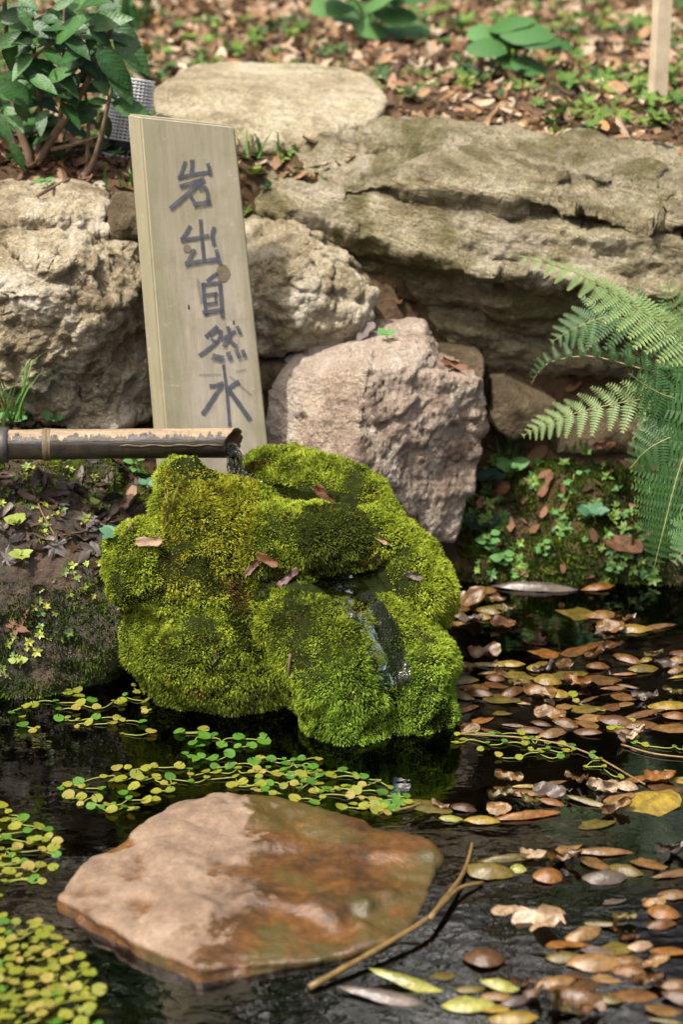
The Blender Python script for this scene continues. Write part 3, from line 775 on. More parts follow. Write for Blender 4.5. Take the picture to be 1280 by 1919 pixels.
V, F = lathe([(-.1, R * 1.16), (xs_ - .01, R * 1.16), (xs_, R * 1.13), (xs_ + .001, R * 1.0)], 40)
put('sleeve', mesh_of('sleeve', V, F), flat_mat('pipe sleeve', (.05, .045, .04), .45, 40, .6, .5), pipe)
mb = MB()                                              # the long split along the pipe
xa = PL * .58
pts = [(xa + (PL * .96 - xa) * i / 14, -R * 1.0 * math.cos(.12 + .05 * math.sin(i * 1.7)), R * math.sin(.12 + .05 * math.sin(i * 1.7)) + .002) for i in range(15)]
mb.tube(pts, [.0012 + .0014 * abs(math.sin(i * 1.3)) for i in range(15)], 6)
put('split_edge', mesh_of('split_edge', mb.V, mb.F), flat_mat('split bamboo', (.07, .05, .025), .6, 90, .6), pipe)

wsp = water_mat('falling water', 120, 1.0, (.93, .95, .95), (1, 1, .12), .02, 1.5)
mb = MB()
e0 = at(432, 834, .385)
for k in range(9):
    f = (k - 4) / 4
    st = [e0 + Vector((-.008 + f * .009, .006 * math.sin(k * 2), .004 - abs(f) * .003)), e0 + Vector((.004 + f * .012, -.004 + .005 * math.cos(k * 3), -.012)),
          e0 + Vector((.008 + f * .013, .004 * math.sin(k * 3.3), -.036)), e0 + Vector((.008 + f * .010 + .004 * math.sin(k), .005 * math.cos(k), -.062)), e0 + Vector((.008 + f * .018, -.006 + .01 * math.cos(k * 2), -.082))]
    cv = curve(st, 16)
    mb.tube(cv, [(.0052 + .0022 * math.sin(k * 4.1 + i * .8)) * (1 - .3 * i / 15) for i in range(16)], 8)
for k in range(46):
    a = k * 2.4; q = e0 + Vector((.014 + .040 * math.cos(a) * random.uniform(.2, 1), .030 * math.sin(a) * random.uniform(.2, 1) - .01, -.078 + random.uniform(0, .012)))
    dv = Vector((math.cos(a) * .012, math.sin(a) * .009, random.uniform(-.004, .008))) * random.uniform(.4, 1.2)
    mb.tube([q, q + dv * .6, q + dv], [.0010, .0026, .0006], 6)
tag(world_part('water_spout', mb.V, mb.F, wsp), 'clear stream of water falling from the bamboo mouth with small splashes', 'water')

# ------------------------------------------------------------------ leaf shapes (unit length along X, Z up)
def blade(n=6, w=.22, fold=.25, droop=.25, tipw=1.0, wave=0.0, seed=0):
    V = []; F = []; rr = random.Random(seed)
    for i in range(n + 1):
        t = i / n; wd = w * (math.sin(math.pi * min(1, t ** .8)) ** .85) * (1 - .25 * t * tipw) + .004
        z = -droop * t * t
        for s in (-1, 0, 1):
            V.append((t, s * wd, z + abs(s) * fold * wd + wave * rr.uniform(-1, 1) * abs(s)))
    for i in range(n):
        for k in range(2): F.append((i * 3 + k, i * 3 + k + 1, i * 3 + k + 4, i * 3 + k + 3))
    return V, F
def dome(nr=4, na=12, asp=.6, h=.22, point=.25, seed=0, wob=.06):
    rr = random.Random(seed); V = [(0, 0, h)]; F = []
    wb = [1 + wob * rr.uniform(-1, 1) for _ in range(na)]
    for i in range(1, nr + 1):
        q = i / nr
        for k in range(na):
            a = 2 * math.pi * k / na; e = 1 + point * max(0, abs(math.cos(a))) ** 6
            V.append((.5 * q * math.cos(a) * e * wb[k], .5 * asp * q * math.sin(a) * wb[k], h * (1 - q ** 2.2) + .01 * math.sin(k * 2.3 + q * 5)))
    for k in range(na): F.append((0, 1 + k, 1 + (k + 1) % na))
    for i in range(nr - 1):
        for k in range(na):
            a = 1 + i * na + k; b = 1 + i * na + (k + 1) % na; F.append((a, a + na, b + na, b))
    return V, F
def crumple(nx=7, ny=5, curl=1.6, seed=0, amp=.10, asp=.7):
    rr = random.Random(seed); V = []; F = []
    P = np.array([(i / (nx - 1) - .5, (j / (ny - 1) - .5), 0) for i in range(nx) for j in range(ny)])
    w_ = np.sqrt(np.clip(1 - (2 * P[:, 0]) ** 2 * .92, 0, 1)) * (.85 + .3 * np.array([rr.random() for _ in P]))
    nz = fbm(P + seed * 3.3, 3.2, 2, seed)
    y = P[:, 1] * asp * w_; a = y * curl * 2.2
    Z = amp * nz * 2 + .35 * y * y * curl + .25 * P[:, 0] ** 2 * curl
    yy = np.sin(a) / (curl * 2.2)
    V = [(float(p[0]), float(q), float(z + .05)) for p, q, z in zip(P, yy, Z)]
    for i in range(nx - 1):
        for j in range(ny - 1): F.append((i * ny + j, i * ny + j + 1, (i + 1) * ny + j + 1, (i + 1) * ny + j))
    return V, F
def maple(seed=0, curl=.25):
    rr = random.Random(seed); V = [(0, 0, 0)]; F = []
    lobes = [-2.15, -1.15, 0, 1.15, 2.15]; ln = [.38, .62, .75, .62, .38]
    out = [(-.08, 0, 0)]
    for a, l in zip([-2.5, -1.6, -.55, .55, 1.6][0:0] + lobes, ln):
        for da, f in ((-.42, .42), (-.2, .66), (-.1, .62), (0, 1.0), (.1, .62), (.2, .66), (.42, .42)):
            r = l * f * (1 + .06 * rr.uniform(-1, 1)); out.append((r * math.cos(a + da), r * math.sin(a + da), curl * r * r + .05 * rr.uniform(-1, 1)))
    V += out; n = len(out)
    for k in range(n): F.append((0, 1 + k, 1 + (k + 1) % n))
    return V, F
def pad(seed=0, na=24):
    """round scalloped pennywort leaf, unit diameter"""
    rr = random.Random(seed); V = [(-.06, 0, -.04)]; F = []
    for k in range(na):
        a = math.pi + .12 + (2 * math.pi - .24) * k / (na - 1); r = .5 * (1 - .07 * abs(math.sin(3.5 * (a - math.pi))) ** 4 + .03 * rr.uniform(-1, 1))
        V.append((r * math.cos(a), r * math.sin(a), .04 * math.sin(a * 2 + seed) + .02 * rr.uniform(-1, 1)))
    for k in range(na - 1): F.append((0, 1 + k, 2 + k))
    return V, F
def frame_z(p, n, heading, scale=1.0):
    """matrix with local Z along n and local X turned by heading"""
    n = Vector(n).normalized(); x = Vector((math.cos(heading), math.sin(heading), 0)); x = (x - n * x.dot(n))
    if x.length < 1e-3: x = n.orthogonal()
    x.normalize(); y = n.cross(x)
    M = Matrix((x, y, n)).transposed().to_4x4(); M.translation = Vector(p)
    return M @ Matrix.Diagonal((scale, scale, scale, 1)) if scale != 1 else M
def frame_x(p, x, n, scale=1.0):
    x = Vector(x).normalized(); n = Vector(n); n = n - x * n.dot(x)
    if n.length < 1e-4: n = x.orthogonal()
    n.normalize(); y = n.cross(x)
    M = Matrix((x, y, n)).transposed().to_4x4(); M.translation = Vector(p)
    return M @ Matrix.Diagonal((scale, scale, scale, 1))

# ------------------------------------------------------------------ leaf litter on the slope: nobody could count it
def scatter_leaves(name, n, region, size, palette, lift, tilt, shapes, dens=None, seed=0):
    r = np.random.default_rng(seed); VV = []; FF = []; CC = []; b = 0
    x = r.uniform(region[0], region[1], n); y = r.uniform(region[2], region[3], n)
    if dens is not None:
        k = dens(x, y) > r.random(n); x, y = x[k], y[k]; n = len(x)
    z = terrain(x, y)
    pal = np.array(palette)
    for i in range(n):
        V, F = shapes[r.integers(len(shapes))]; V = np.array(V)
        s = r.uniform(*size)
        nrm = Vector((r.normal() * tilt, r.normal() * tilt - .15, 1))
        M = np.array(frame_z((x[i], y[i], z[i] + r.uniform(.0, lift)), nrm, r.uniform(0, 6.28)).to_3x3()) * s
        W = V @ M.T + np.array([x[i], y[i], z[i] + r.uniform(0, lift)])
        VV.append(W); FF += [tuple(q + b for q in f) for f in F]; b += len(V)
        c = pal[r.integers(len(pal))] * r.uniform(.7, 1.25); CC.append(np.repeat(c[None], len(V), 0))
    me = mesh_of(name, np.concatenate(VV), FF, True, np.concatenate(CC))
    return tag(put(name, me, attr_mat(name, .75, .2, .2)), kind='stuff')
lit_shapes = [crumple(4, 4, c, s, .13, a) for c, s, a in ((1.2, 1, .6), (2.0, 2, .7), (.8, 3, .55), (2.6, 4, .8), (1.6, 5, .45))]
lit_pal = [(.23, .145, .08), (.29, .195, .12), (.17, .10, .055), (.37, .28, .185), (.11, .065, .038), (.24, .145, .078), (.07, .045, .028), (.41, .33, .235), (.26, .145, .062)]
scatter_leaves('leaf_litter', 10500, (-1.7, 1.9, 1.02, 4.6), (.028, .062), lit_pal, .022, .7, lit_shapes, seed=1)
def greens(x, y):
    P = np.stack([x, y, 0 * x], 1); return sstep(-.05, .35, fbm(P, 1.6, 3, 8) + .2 * sstep(.2, 1.2, x) * sstep(3.2, 2.2, y) + .1)
cov = []
for sd in range(4):
    V = []; F = []
    rr = random.Random(sd)
    for k in range(6):
        lv, lf = blade(2, .3, .2, .2); a = k * 1.05 + rr.uniform(-.3, .3); e = rr.uniform(.2, 1.0); b0 = len(V)
        for p in lv:
            q = Vector(p); q.rotate(Matrix.Rotation(-e, 3, 'Y')); q.rotate(Matrix.Rotation(a, 3, 'Z')); V.append(tuple(q))
        F += [tuple(i + b0 for i in f) for f in lf]
    cov.append((V, F))
scatter_leaves('ground_cover', 5200, (-1.7, 1.9, 1.02, 4.6), (.018, .042), [(.06, .12, .025), (.09, .16, .03), (.045, .09, .03), (.13, .18, .035)], .03, .3, cov, greens, 2)
scatter_leaves('soil_litter', 1500, (-1.2, -.28, .78, 1.3), (.02, .05), [(.10, .05, .028), (.16, .085, .045), (.06, .03, .02), (.2, .12, .07)], .012, .6, lit_shapes, None, 3)
scatter_leaves('bank_litter', 350, (-.3, 1.6, .80, 1.02), (.02, .05), [(.07, .04, .022), (.12, .065, .03), (.04, .025, .015)], .012, .6, lit_shapes, None, 4)

def litter_on(name, V, T, n, size, palette, shapes, keep, parent, seed, lift=.004, mat=None):
    r = np.random.default_rng(seed); a, b, c = V[T[:, 0]], V[T[:, 1]], V[T[:, 2]]
    ar = np.linalg.norm(np.cross(b - a, c - a), axis=1); idx = r.choice(len(T), n, p=ar / ar.sum())
    P = (a + b + c)[idx] / 3; NN = vnorm(V, T)[T[idx, 0]]; k = keep(P, NN) > r.random(n); P, NN = P[k], NN[k]
    VV = []; FF = []; CC = []; q = 0; pal = np.array(palette)
    for p, nn in zip(P, NN):
        sv, sf = shapes[r.integers(len(shapes))]; sv = np.array(sv); s = r.uniform(*size)
        M = np.array(frame_z((0, 0, 0), Vector(nn) + Vector(r.normal(size=3) * .25), r.uniform(0, 6.28)).to_3x3()) * s
        VV.append(sv @ M.T + p + nn * lift); FF += [tuple(i + q for i in f) for f in sf]; q += len(sv)
        CC.append(np.repeat((pal[r.integers(len(pal))] * r.uniform(.6, 1.3))[None], len(sv), 0))
    return tag(world_part(name, np.concatenate(VV), FF, mat or litm, parent, cols=np.concatenate(CC)), kind='stuff')
litm = attr_mat('wet litter', .5, .1, .35); drym = attr_mat('dry litter', .85, .1, .1)
def lk(P, n):
    px, py = project(P); return (n[:, 1] < .2) * (P[:, 2] > .01) * sstep(1130, 1000, py + 60 * fbm(P, 8, 2, 3)) * .9 + .05
litter_on('debris', LV, LT, 2600, (.015, .05), [(.035, .022, .016), (.06, .038, .027), (.02, .014, .011), (.10, .07, .05), (.05, .027, .014)], lit_shapes + [maple(s, .3) for s in range(3)], lk, lbank, 9)
litter_on('debris', LV, LT, 2600, (.006, .013), [(.18, .22, .03), (.12, .18, .03), (.24, .25, .04), (.08, .13, .03)], cov, lambda P, n: (P[:, 2] > .01) * (n[:, 1] < .2) * sstep(-.1, .2, fbm(P, 9, 3, 77)), lbank, 10)
litter_on('ground_cover', QV, QT, 2200, (.008, .02), [(.07, .16, .03), (.10, .20, .035), (.05, .12, .03), (.14, .22, .04)], cov, lambda P, n: (P[:, 2] > .01) * (n[:, 1] < .3) * sstep(-.15, .15, fbm(P, 8, 3, 78)), rbank, 11, .008)
litter_on('debris', QV, QT, 260, (.015, .04), [(.11, .06, .03), (.16, .09, .05), (.06, .035, .02)], lit_shapes, lambda P, n: (P[:, 2] > .01) * (n[:, 1] < .3), rbank, 12, .01, drym)

# ------------------------------------------------------------------ trees beyond the garden (the pond mirrors them)
barkm = flat_mat('bark', (.07, .05, .035), .9, 12, .6, .1, .8)
crownm = attr_mat('tree leaves', .5, .3, .3)
def tree(x, y, h, spread, low, n, label, seed):
    r = np.random.default_rng(seed); z0 = float(terrain(np.array([x]), np.array([y]))[0])
    t = empty('tree', (x, y, z0), label, 'tree', 'trees beyond the garden mirrored in the pond')
    mb = MB(); top = Vector((.3 * r.normal(), .3 * r.normal(), h * .9))
    tr_ = curve([(0, 0, -.2), (.1 * r.normal(), .1, h * .25), tuple(top * .6), tuple(top)], 12)
    mb.tube(tr_, [.16 * (1 - .85 * i / 11) * h / 8 for i in range(12)], 8)
    cl = []
    for k in range(16):
        f = r.uniform(low, 1.0); st = tr_[int(f * 10)]; a = r.uniform(0, 6.28); L = spread * (1.1 - f * .55) * r.uniform(.5, 1)
        e = st + Vector((L * math.cos(a), L * math.sin(a), L * r.uniform(.1, .5)))
        mb.tube([st, (st + e) / 2 + Vector((0, 0, .12)), e], [.05, .03, .012], 5); cl += [e, (st + e) / 2]
    put('trunk', mesh_of('trunk', mb.V, mb.F), barkm, t)
    c = np.array([tuple(p) for p in cl]); ci = r.integers(len(c), size=n)
    P = c[ci] + r.normal(size=(n, 3)) * np.array([.36, .36, .26]) * spread * .5
    D = r.normal(size=(n, 3)); D /= np.linalg.norm(D, axis=1)[:, None]
    X = np.cross(D, r.normal(size=(n, 3))); X /= np.linalg.norm(X, axis=1)[:, None]
    s = r.uniform(.07, .15, n)[:, None]
    V = np.stack([P - D * s, P + X * s * .45, P + D * s, P - X * s * .45], 1).reshape(-1, 3)
    C = np.repeat(lerp3(r.random(n), ((.03, .06, .015), (.06, .10, .02), (.09, .13, .025))), 4, axis=0)
    put('crown', mesh_of('crown', V, np.arange(n * 4).reshape(-1, 4), False, C), crownm, t)
for k, (a, n, lab) in enumerate((((-2.6, 5.6, 8.5, 1.9, .12), 5200, 'broadleaved tree behind the garden, first of the row from the left'),
        ((-1.2, 6.4, 9.5, 1.6, .10), 3600, 'tall broadleaved tree whose dark mirror image lies behind the reflected signboard'),
        ((.95, 7.4, 7.2, 1.3, .12), 1500, 'thin open tree with sky showing through, mirrored at the lower right'),
        ((3.9, 6.3, 8.8, 1.7, .12), 5200, 'broadleaved tree behind the garden on the wooden stake side'),
        ((-4.8, 7.2, 9.5, 2.4, .1), 4000, 'wide spreading tree farthest out on the shrub side of the garden'),
        ((5.6, 7.6, 9.5, 2.4, .1), 4000, 'wide spreading tree farthest out on the stake side of the garden'),
        ((-2.6, 10.5, 10.5, 2.6, .1), 4500, 'tallest tree, far behind the rest of the row'))):
    tree(*a, n, lab, 100 + k)

cm = N('cloud'); added_cloudm = cm.surf(cm.bsdf((.9, .9, .9), 1.0, None, 0.0))  # unseen white cloud bank, added to brighten the sky mirrored in the pond
cr = np.random.default_rng(3); cb = []
for k in range(26):
    x = cr.uniform(-190, 210); r_ = cr.uniform(24, 50); cb.append(ellipsoid((x, 260 + cr.uniform(-25, 25), 190 + cr.uniform(-38, 70)), (r_ * 1.3, r_, r_ * .75), n=10))
V, F, T = remesh(cb, 7.0, 2); V = V + vnorm(V, T) * (5 * fbm(V, .03, 4, 9))[:, None]
tag(world_part('cloud', V, F, added_cloudm), kind='structure')

# ------------------------------------------------------------------ flat stone in the pond
FO = [(105, 1682), (150, 1622), (255, 1556), (322, 1505), (400, 1484), (520, 1500), (620, 1526), (700, 1550), (800, 1582), (824, 1612), (802, 1680), (775, 1735), (735, 1762), (600, 1796), (440, 1812), (372, 1816), (282, 1778), (180, 1722)]
top = []
for px, py in FO:
    zt = .022 if px < 420 else .012 if px < 640 else .005
    top.append(atz(px, py, zt))
c = sum(top, Vector()) / len(top)
pp = top + [c + (p - c) * .85 + Vector((0, 0, .003)) for p in top] + [Vector((p.x, p.y, -.02)) for p in top] + [c + (p - c) * .9 + Vector((0, 0, -.12)) for p in top]
q0, q1 = atz(500, 1545, .03), atz(398, 1715, .03)
m = N('wet and dry slate'); v = m.obj(); sx = m.n('ShaderNodeSeparateXYZ', {0: v})
kx = (q1.x - q0.x) / (q1.y - q0.y)
fs = tag_base = Vector((c.x, c.y, min(p.z for p in pp)))
xo = q0.x - fs.x; yo = q0.y - fs.y
dd_ = m.math('SUBTRACT', m.math('SUBTRACT', sx.outputs[0], xo), m.math('MULTIPLY', m.math('SUBTRACT', sx.outputs[1], yo), kx))
ed = m.math('ADD', dd_, m.math('MULTIPLY', m.math('SUBTRACT', m.noise(v, 5.5, 10, .70, .25), .5), .70))
zz = m.math('ADD', sx.outputs[2], m.math('MULTIPLY', m.math('SUBTRACT', m.noise(v, 20, 6, .7), .5), .02))
wl = m.ramp(m.math('MULTIPLY', zz, 6.0), [(.79, 1.0), (.83, 0.0)])
wt = m.math('MAXIMUM', m.ramp(m.math('ADD', m.math('MULTIPLY', ed, 8.0), .5), [(.40, 0.0), (.62, 1.0)]), wl)
dry = m.ramp(m.noise(v, 9, 8, .65, .6), [(.3, (.08, .050, .030)), (.5, (.145, .095, .060)), (.7, (.205, .148, .10))])
wet = m.ramp(m.noise(v, 9, 10, .72, .3), [(.30, (.020, .011, .004)), (.44, (.050, .023, .007)), (.57, (.100, .043, .010)), (.72, (.145, .08, .034))])
sp = m.ramp(m.noise(v, 70, 6, .75), [(.3, .15), (.5, .5), (.7, .85)])
col = m.mix(.45, m.mix(wt, dry, wet), sp, 'OVERLAY')
mo = m.ramp(m.noise(v, 5, 7, .7, .4), [(.50, 0.0), (.58, 1.0)])
col = m.mix(m.math('MULTIPLY', m.math('MULTIPLY', mo, wt), .7), col, (.045, .042, .010))
hh = m.math('ADD', m.noise(v, 16, 9, .7), m.math('MULTIPLY', m.noise(v, 90, 5, .7), .35))
slate = m.surf(m.bsdf(col, m.math('SUBTRACT', .85, m.math('MULTIPLY', wt, .5)), m.bump(hh, .5, .012), .5))
V, F, T = stone('pond_core', [hull(pp)], .006, None, None, smooth=1, lump=(.004, 7), ridge=(.003, 14), fine=(.0025, 40), facet=((.006, .12),), strata=(.006, .02, (.05, .05, 1), .02), seed=121)
o = world_part('flat_stone', V, F, slate, None, fs)
tag(o, 'large flat reddish stone just breaking the pond surface, dry and pale on one half, wet rusty brown on the other', 'stone')
o['label'] = 'large flat reddish stone just breaking the pond surface, half dry and pale, half wet'
POND = BVHS[-1]
for nm, pts, lab, sd in (('sunken_stone', [(0, 1290), (60, 1262), (210, 1268), (290, 1300), (240, 1330), (60, 1330)], 'olive-brown stone just under the water along the foot of the wet dark boulder', 131),
                     ('sunken_stone', [(40, 1500), (120, 1520), (200, 1580), (190, 1620), (110, 1570), (30, 1530)], 'pinkish sunken stone beside the upper left edge of the flat reddish stone', 132)):
    P = [atz(px, py, -.012) for px, py in pts]; cc = sum(P, Vector()) / len(P)
    stone(nm, [hull(P + [cc + (p - cc) * .9 + Vector((0, 0, -.12)) for p in P])], .008, M_brown, lab, 'stone', 4, lump=(.01, 8), ridge=None, fine=(.003, 30), seed=sd)

# ------------------------------------------------------------------ leaves afloat
LM = {k: leaf_mat('dead leaf ' + k, c, .32, .10, .45, 5, 1.0) for k, c in dict(
    brown=[(.060, .026, .007), (.085, .039, .010), (.036, .017, .006), (.10, .052, .014)], tan=[(.125, .068, .022), (.16, .092, .034), (.095, .050, .017)],
    orange=[(.14, .060, .012), (.11, .046, .009)], yellow=[(.14, .092, .012), (.18, .125, .02), (.11, .07, .010)], olive=[(.060, .045, .008), (.082, .060, .011)],
    grey=[(.060, .044, .034), (.09, .068, .055)], beige=[(.20, .135, .078), (.25, .18, .115)], green=[(.14, .14, .020), (.185, .18, .04)]).items()}
def bank_of(kind, seeds):
    out = {}
    for k in LM:
        for s in seeds:
            V, F = kind(s); me = mesh_of('leaf', V, F); me.materials.append(LM[k]); out[k, s] = me
    return out
SH = {'domed': bank_of(lambda s: dome(5, 16, .55 + .08 * (s % 3), .17 + .05 * (s % 2), .28, s, .13), range(5)), 'round': bank_of(lambda s: dome(4, 14, .82, .26, .05, s, .06), range(2)),
      'flat': bank_of(lambda s: dome(3, 14, .52 + .08 * s, .05, .3, s, .2), range(4)), 'long': bank_of(lambda s: dome(4, 14, .26 + .03 * s, .11, .5, s, .08), range(2)),
      'crumpled': bank_of(lambda s: crumple(8, 7, 1.5 + .35 * s, s + 3, .19, .85), range(6))}
fl = []
def afloat(px, py, w, form, col, label=None, tilt=None):
    p = atz(px, py); u = mpp(p); s = w * u
    k = random.choice([q for q in SH[form] if q[0] == col])
    hd = random.uniform(-.5, .5) + (math.pi if random.random() < .5 else 0)
    n = Vector((random.gauss(0, .08), random.gauss(0, .08), 1))
    if form == 'crumpled': n = Vector((random.gauss(0, .35), -.3 + random.gauss(0, .3), 1))
    if tilt: n = Vector(tilt)
    lift = {'crumpled': .004, 'flat': .0005}.get(form, .001)
    o = put('floating_leaf', SH[form][k], None, None, matrix=frame_z((p.x, p.y, lift + .002 * random.random()), n, hd, s))
    tag(o, label, 'leaf', 'dead leaves floating on the pond'); fl.append((o, px, py, w, form, col)); return o
BIG = [(905, 1230, 66, 'crumpled', 'tan', 'curled pale-brown dead leaf standing up on the water just right of the mossy stone'),
 (1060, 1088, 62, 'crumpled', 'brown', 'big curled brown leaf standing up at the far shore under the mossy mound'), (1122, 1103, 52, 'domed', 'orange', 'smooth orange-brown domed leaf at the far shore, beside the big curled one'),
 (1005, 1104, 110, 'long', 'grey', 'long grey-brown leaf lying flat at the far shore below the weeds'), (878, 1128, 76, 'crumpled', 'tan', 'curled tan leaf on the heap in the far corner beside the mossy stone'),
 (1015, 1735, 104, 'crumpled', 'beige', 'biggest crumpled beige leaf, near a patch of mirrored sky'), (1028, 1645, 58, 'round', 'orange', 'round orange domed leaf above the biggest crumpled beige leaf'),
 (915, 1637, 82, 'domed', 'olive', 'olive-yellow domed leaf next to the forked end of the curved twig'), (971, 1630, 32, 'round', 'green', 'small round yellow-green bud between the olive and the orange domed leaves'),
 (908, 1800, 76, 'round', 'brown', 'large brown dome-shaped leaf alone on dark water, right of the curved twig'), (775, 1848, 126, 'long', 'green', 'long pointed yellow-green leaf near the bottom edge below the twig'),
 (728, 1872, 130, 'long', 'grey', 'long grey-violet leaf lying under the long yellow-green one'), (875, 1886, 74, 'domed', 'green', 'plump yellow-green leaf at the bottom edge'), (962, 1912, 78, 'domed', 'yellow', 'pale yellow domed leaf cut by the bottom edge of the photo'),
 (1085, 1872, 96, 'domed', 'brown', 'wide brown-violet domed leaf near the bottom edge'), (1135, 1648, 72, 'domed', 'grey', 'grey domed leaf with a bright rim beside the mirrored sky'), (1122, 1806, 92, 'domed', 'tan', 'broad tan leaf in the thick raft near the bottom right'),
 (1220, 1506, 112, 'flat', 'yellow', 'largest flat yellow-brown leaf, lying right of the pale crumpled pair'), (905, 1540, 54, 'domed', 'yellow', 'pale yellow domed leaf afloat right of the corner of the flat stone'), (1036, 1506, 42, 'domed', 'orange', 'small orange domed leaf under a crumpled brown one in mid pond'),
 (1175, 1476, 42, 'round', 'beige', 'pale round leaf on the mid pond cluster at the right'), (1125, 1480, 58, 'crumpled', 'beige', 'pale crumpled leaf in the mid pond cluster at the right'), (1012, 1300, 62, 'crumpled', 'brown', 'dark brown curled leaf with a hollow, in the raft right of the mossy stone'),
 (1032, 1345, 60, 'crumpled', 'brown', 'upright reddish curled leaf just below the hollow one'), (1202, 1342, 66, 'long', 'brown', 'long brown leaf in the raft near the right edge'), (1262, 1366, 72, 'flat', 'brown', 'flat brown leaf touching the right edge at mid pond'),
 (1060, 1615, 66, 'crumpled', 'brown', 'crumpled brown-grey leaf right of the round orange one'), (1255, 1602, 70, 'crumpled', 'grey', 'dark crumpled leaf at the right edge above the mirrored sky'), (800, 1512, 86, 'flat', 'olive', 'big flat olive leaf by the far corner of the flat stone'), (1130, 1600, 86, 'long', 'tan', 'long tan leaf between the crumpled brown-grey leaf and the right edge')]
for b in BIG: afloat(*b)
MID = '''840 1120 40 domed brown|856 1142 44 domed brown|906 1158 30 round yellow|884 1168 46 crumpled grey|868 1252 44 domed brown|955 1246 46 domed yellow|972 1267 54 flat olive|1002 1255 30 round yellow|1022 1262 46 crumpled grey|1062 1267 60 flat olive|868 1277 50 domed olive|895 1290 54 flat brown|1176 1236 48 domed brown|1211 1240 26 round yellow|1206 1256 52 domed olive|1246 1252 46 crumpled grey|1272 1240 30 round tan|1268 1258 34 domed tan|1130 1276 62 flat brown|960 1300 50 domed brown|1044 1302 44 domed yellow|862 1306 50 domed olive|897 1302 52 domed brown|935 1312 60 flat olive|1062 1357 46 domed brown|1096 1330 56 flat olive|995 1371 44 domed brown|1102 1374 46 domed brown|1036 1378 48 domed tan|1252 1326 62 domed yellow|1214 1312 54 crumpled grey|1202 1361 54 domed brown|1268 1345 44 domed orange|1186 1388 60 crumpled beige|845 1536 36 domed green|822 1516 34 crumpled beige|870 1516 44 domed brown|935 1522 46 crumpled tan|990 1531 90 long orange|1030 1490 62 crumpled grey|980 1490 66 long orange|1105 1506 66 long olive|1116 1546 60 flat olive|1150 1470 30 round beige|1252 1480 64 flat brown|1000 1608 50 crumpled beige|958 1610 84 long olive|1262 1680 50 domed tan|1226 1696 44 crumpled tan|945 1708 44 flat beige|1060 1797 60 domed olive|1180 1822 56 domed orange|1270 1850 60 domed tan|940 1850 62 domed green|880 1856 44 domed olive|1002 1872 56 crumpled brown|1232 1812 54 crumpled tan|1160 1760 60 crumpled brown|1095 1752 66 domed tan|1200 1775 44 domed beige|1215 1850 60 crumpled brown|830 1830 40 flat olive|1150 1690 40 flat grey|1240 1735 50 domed brown'''
for ln in MID.split('|'):
    a = ln.split(); afloat(int(a[0]), int(a[1]), int(a[2]), a[3], a[4])
REG = [((845, 1240, 1080, 1310), 22, (30, 56)), ((850, 1285, 1110, 1385), 20, (30, 58)), ((1120, 1225, 1290, 1380), 22, (30, 60)), ((930, 1460, 1290, 1520), 18, (36, 66)),
       ((1040, 1770, 1290, 1880), 18, (44, 76)), ((1040, 1690, 1290, 1770), 5, (40, 66)), ((900, 1590, 1290, 1640), 8, (44, 70)), ((840, 1100, 960, 1175), 10, (32, 50)), ((900, 1840, 1290, 1925), 16, (46, 84)), ((1090, 1150, 1290, 1215), 9, (34, 60)), ((900, 1130, 1100, 1230), 6, (36, 70))]
for (x0, y0, x1, y1), n, (s0, s1) in REG:
    n = int(n * .68); k = 0; tries = 0
    while k < n and tries < 400:
        tries += 1
        x, y, w_ = random.uniform(x0, x1), random.uniform(y0, y1), random.uniform(s0, s1)
        if fl and random.random() < .75:
            q = random.choice(fl); x, y = q[1] + random.gauss(0, 34), q[2] + random.gauss(0, 15)
            if not (x0 < x < x1 and y0 < y < y1): continue
        if any(abs(x - f[1]) < .30 * (w_ + f[3]) and abs(y - f[2]) < .13 * (w_ + f[3]) for f in fl): continue
        form = random.choices(['domed', 'flat', 'crumpled', 'long', 'round'], [2, 4.5, 5, 2.4, .4])[0]
        col = random.choices(['brown', 'tan', 'orange', 'yellow', 'olive', 'grey'], [5, 2.2, 1.3, 1.6, 2.8, .8])[0]
        afloat(x, y, w_, form, col); k += 1
# words for the leaves that have none yet: look, size and the nearest thing one can find; equal ones are told apart by their order
MARK = [(830, 1140, 'beside the right shoulder of the mossy stone'), (1060, 1088, 'near the big curled leaf at the far shore'), (905, 1230, 'near the curled leaf right of the mossy stone'), (1012, 1300, 'near the hollow dark curled leaf'),
        (1230, 1340, 'in the raft at the right edge'), (1220, 1250, 'in the small raft right of the open water'), (1175, 1476, 'by the pale mid pond cluster'), (820, 1515, 'off the far corner of the flat stone'), (1025, 1500, 'near the small orange domed leaf'), (1028, 1645, 'near the round orange domed leaf'),
        (1230, 1690, 'by the mirrored sky at the right edge'), (1015, 1735, 'near the biggest crumpled leaf'), (1120, 1806, 'in the thick raft at the bottom right'), (900, 1870, 'near the plump yellow-green leaf'), (1180, 1890, 'in the bottom right corner')]
words = {}
for f in fl:
    o, px, py, wd, form, col = f
    if 'label' in o: continue
    mk = min(MARK, key=lambda q: (q[0] - px) ** 2 + 2.2 * (q[1] - py) ** 2)[2]
    size = 'small ' if wd < 42 else 'large ' if wd > 62 else ''
    fm = {'domed': 'domed', 'round': 'round bud-like', 'flat': 'flat waterlogged', 'long': 'long narrow', 'crumpled': 'crumpled'}[form]
    words.setdefault(f'{size}{fm} {col} leaf {mk}', []).append(f)
for k, g in words.items():
    g.sort(key=lambda f: f[1]); n = len(g)
    if n > 3:
        g.sort(key=lambda f: f[2])
        od = ['farthest ', 'second farthest '] + [''] * (n - 4) + ['second nearest ', 'nearest ']
        if n == 5: od[2] = 'middle '
    else: od = [''] if n == 1 else ['left ', 'right '] if n == 2 else ['leftmost ', 'middle ', 'rightmost ']
    for q, f in zip(od, g): f[0]['label'] = q + k

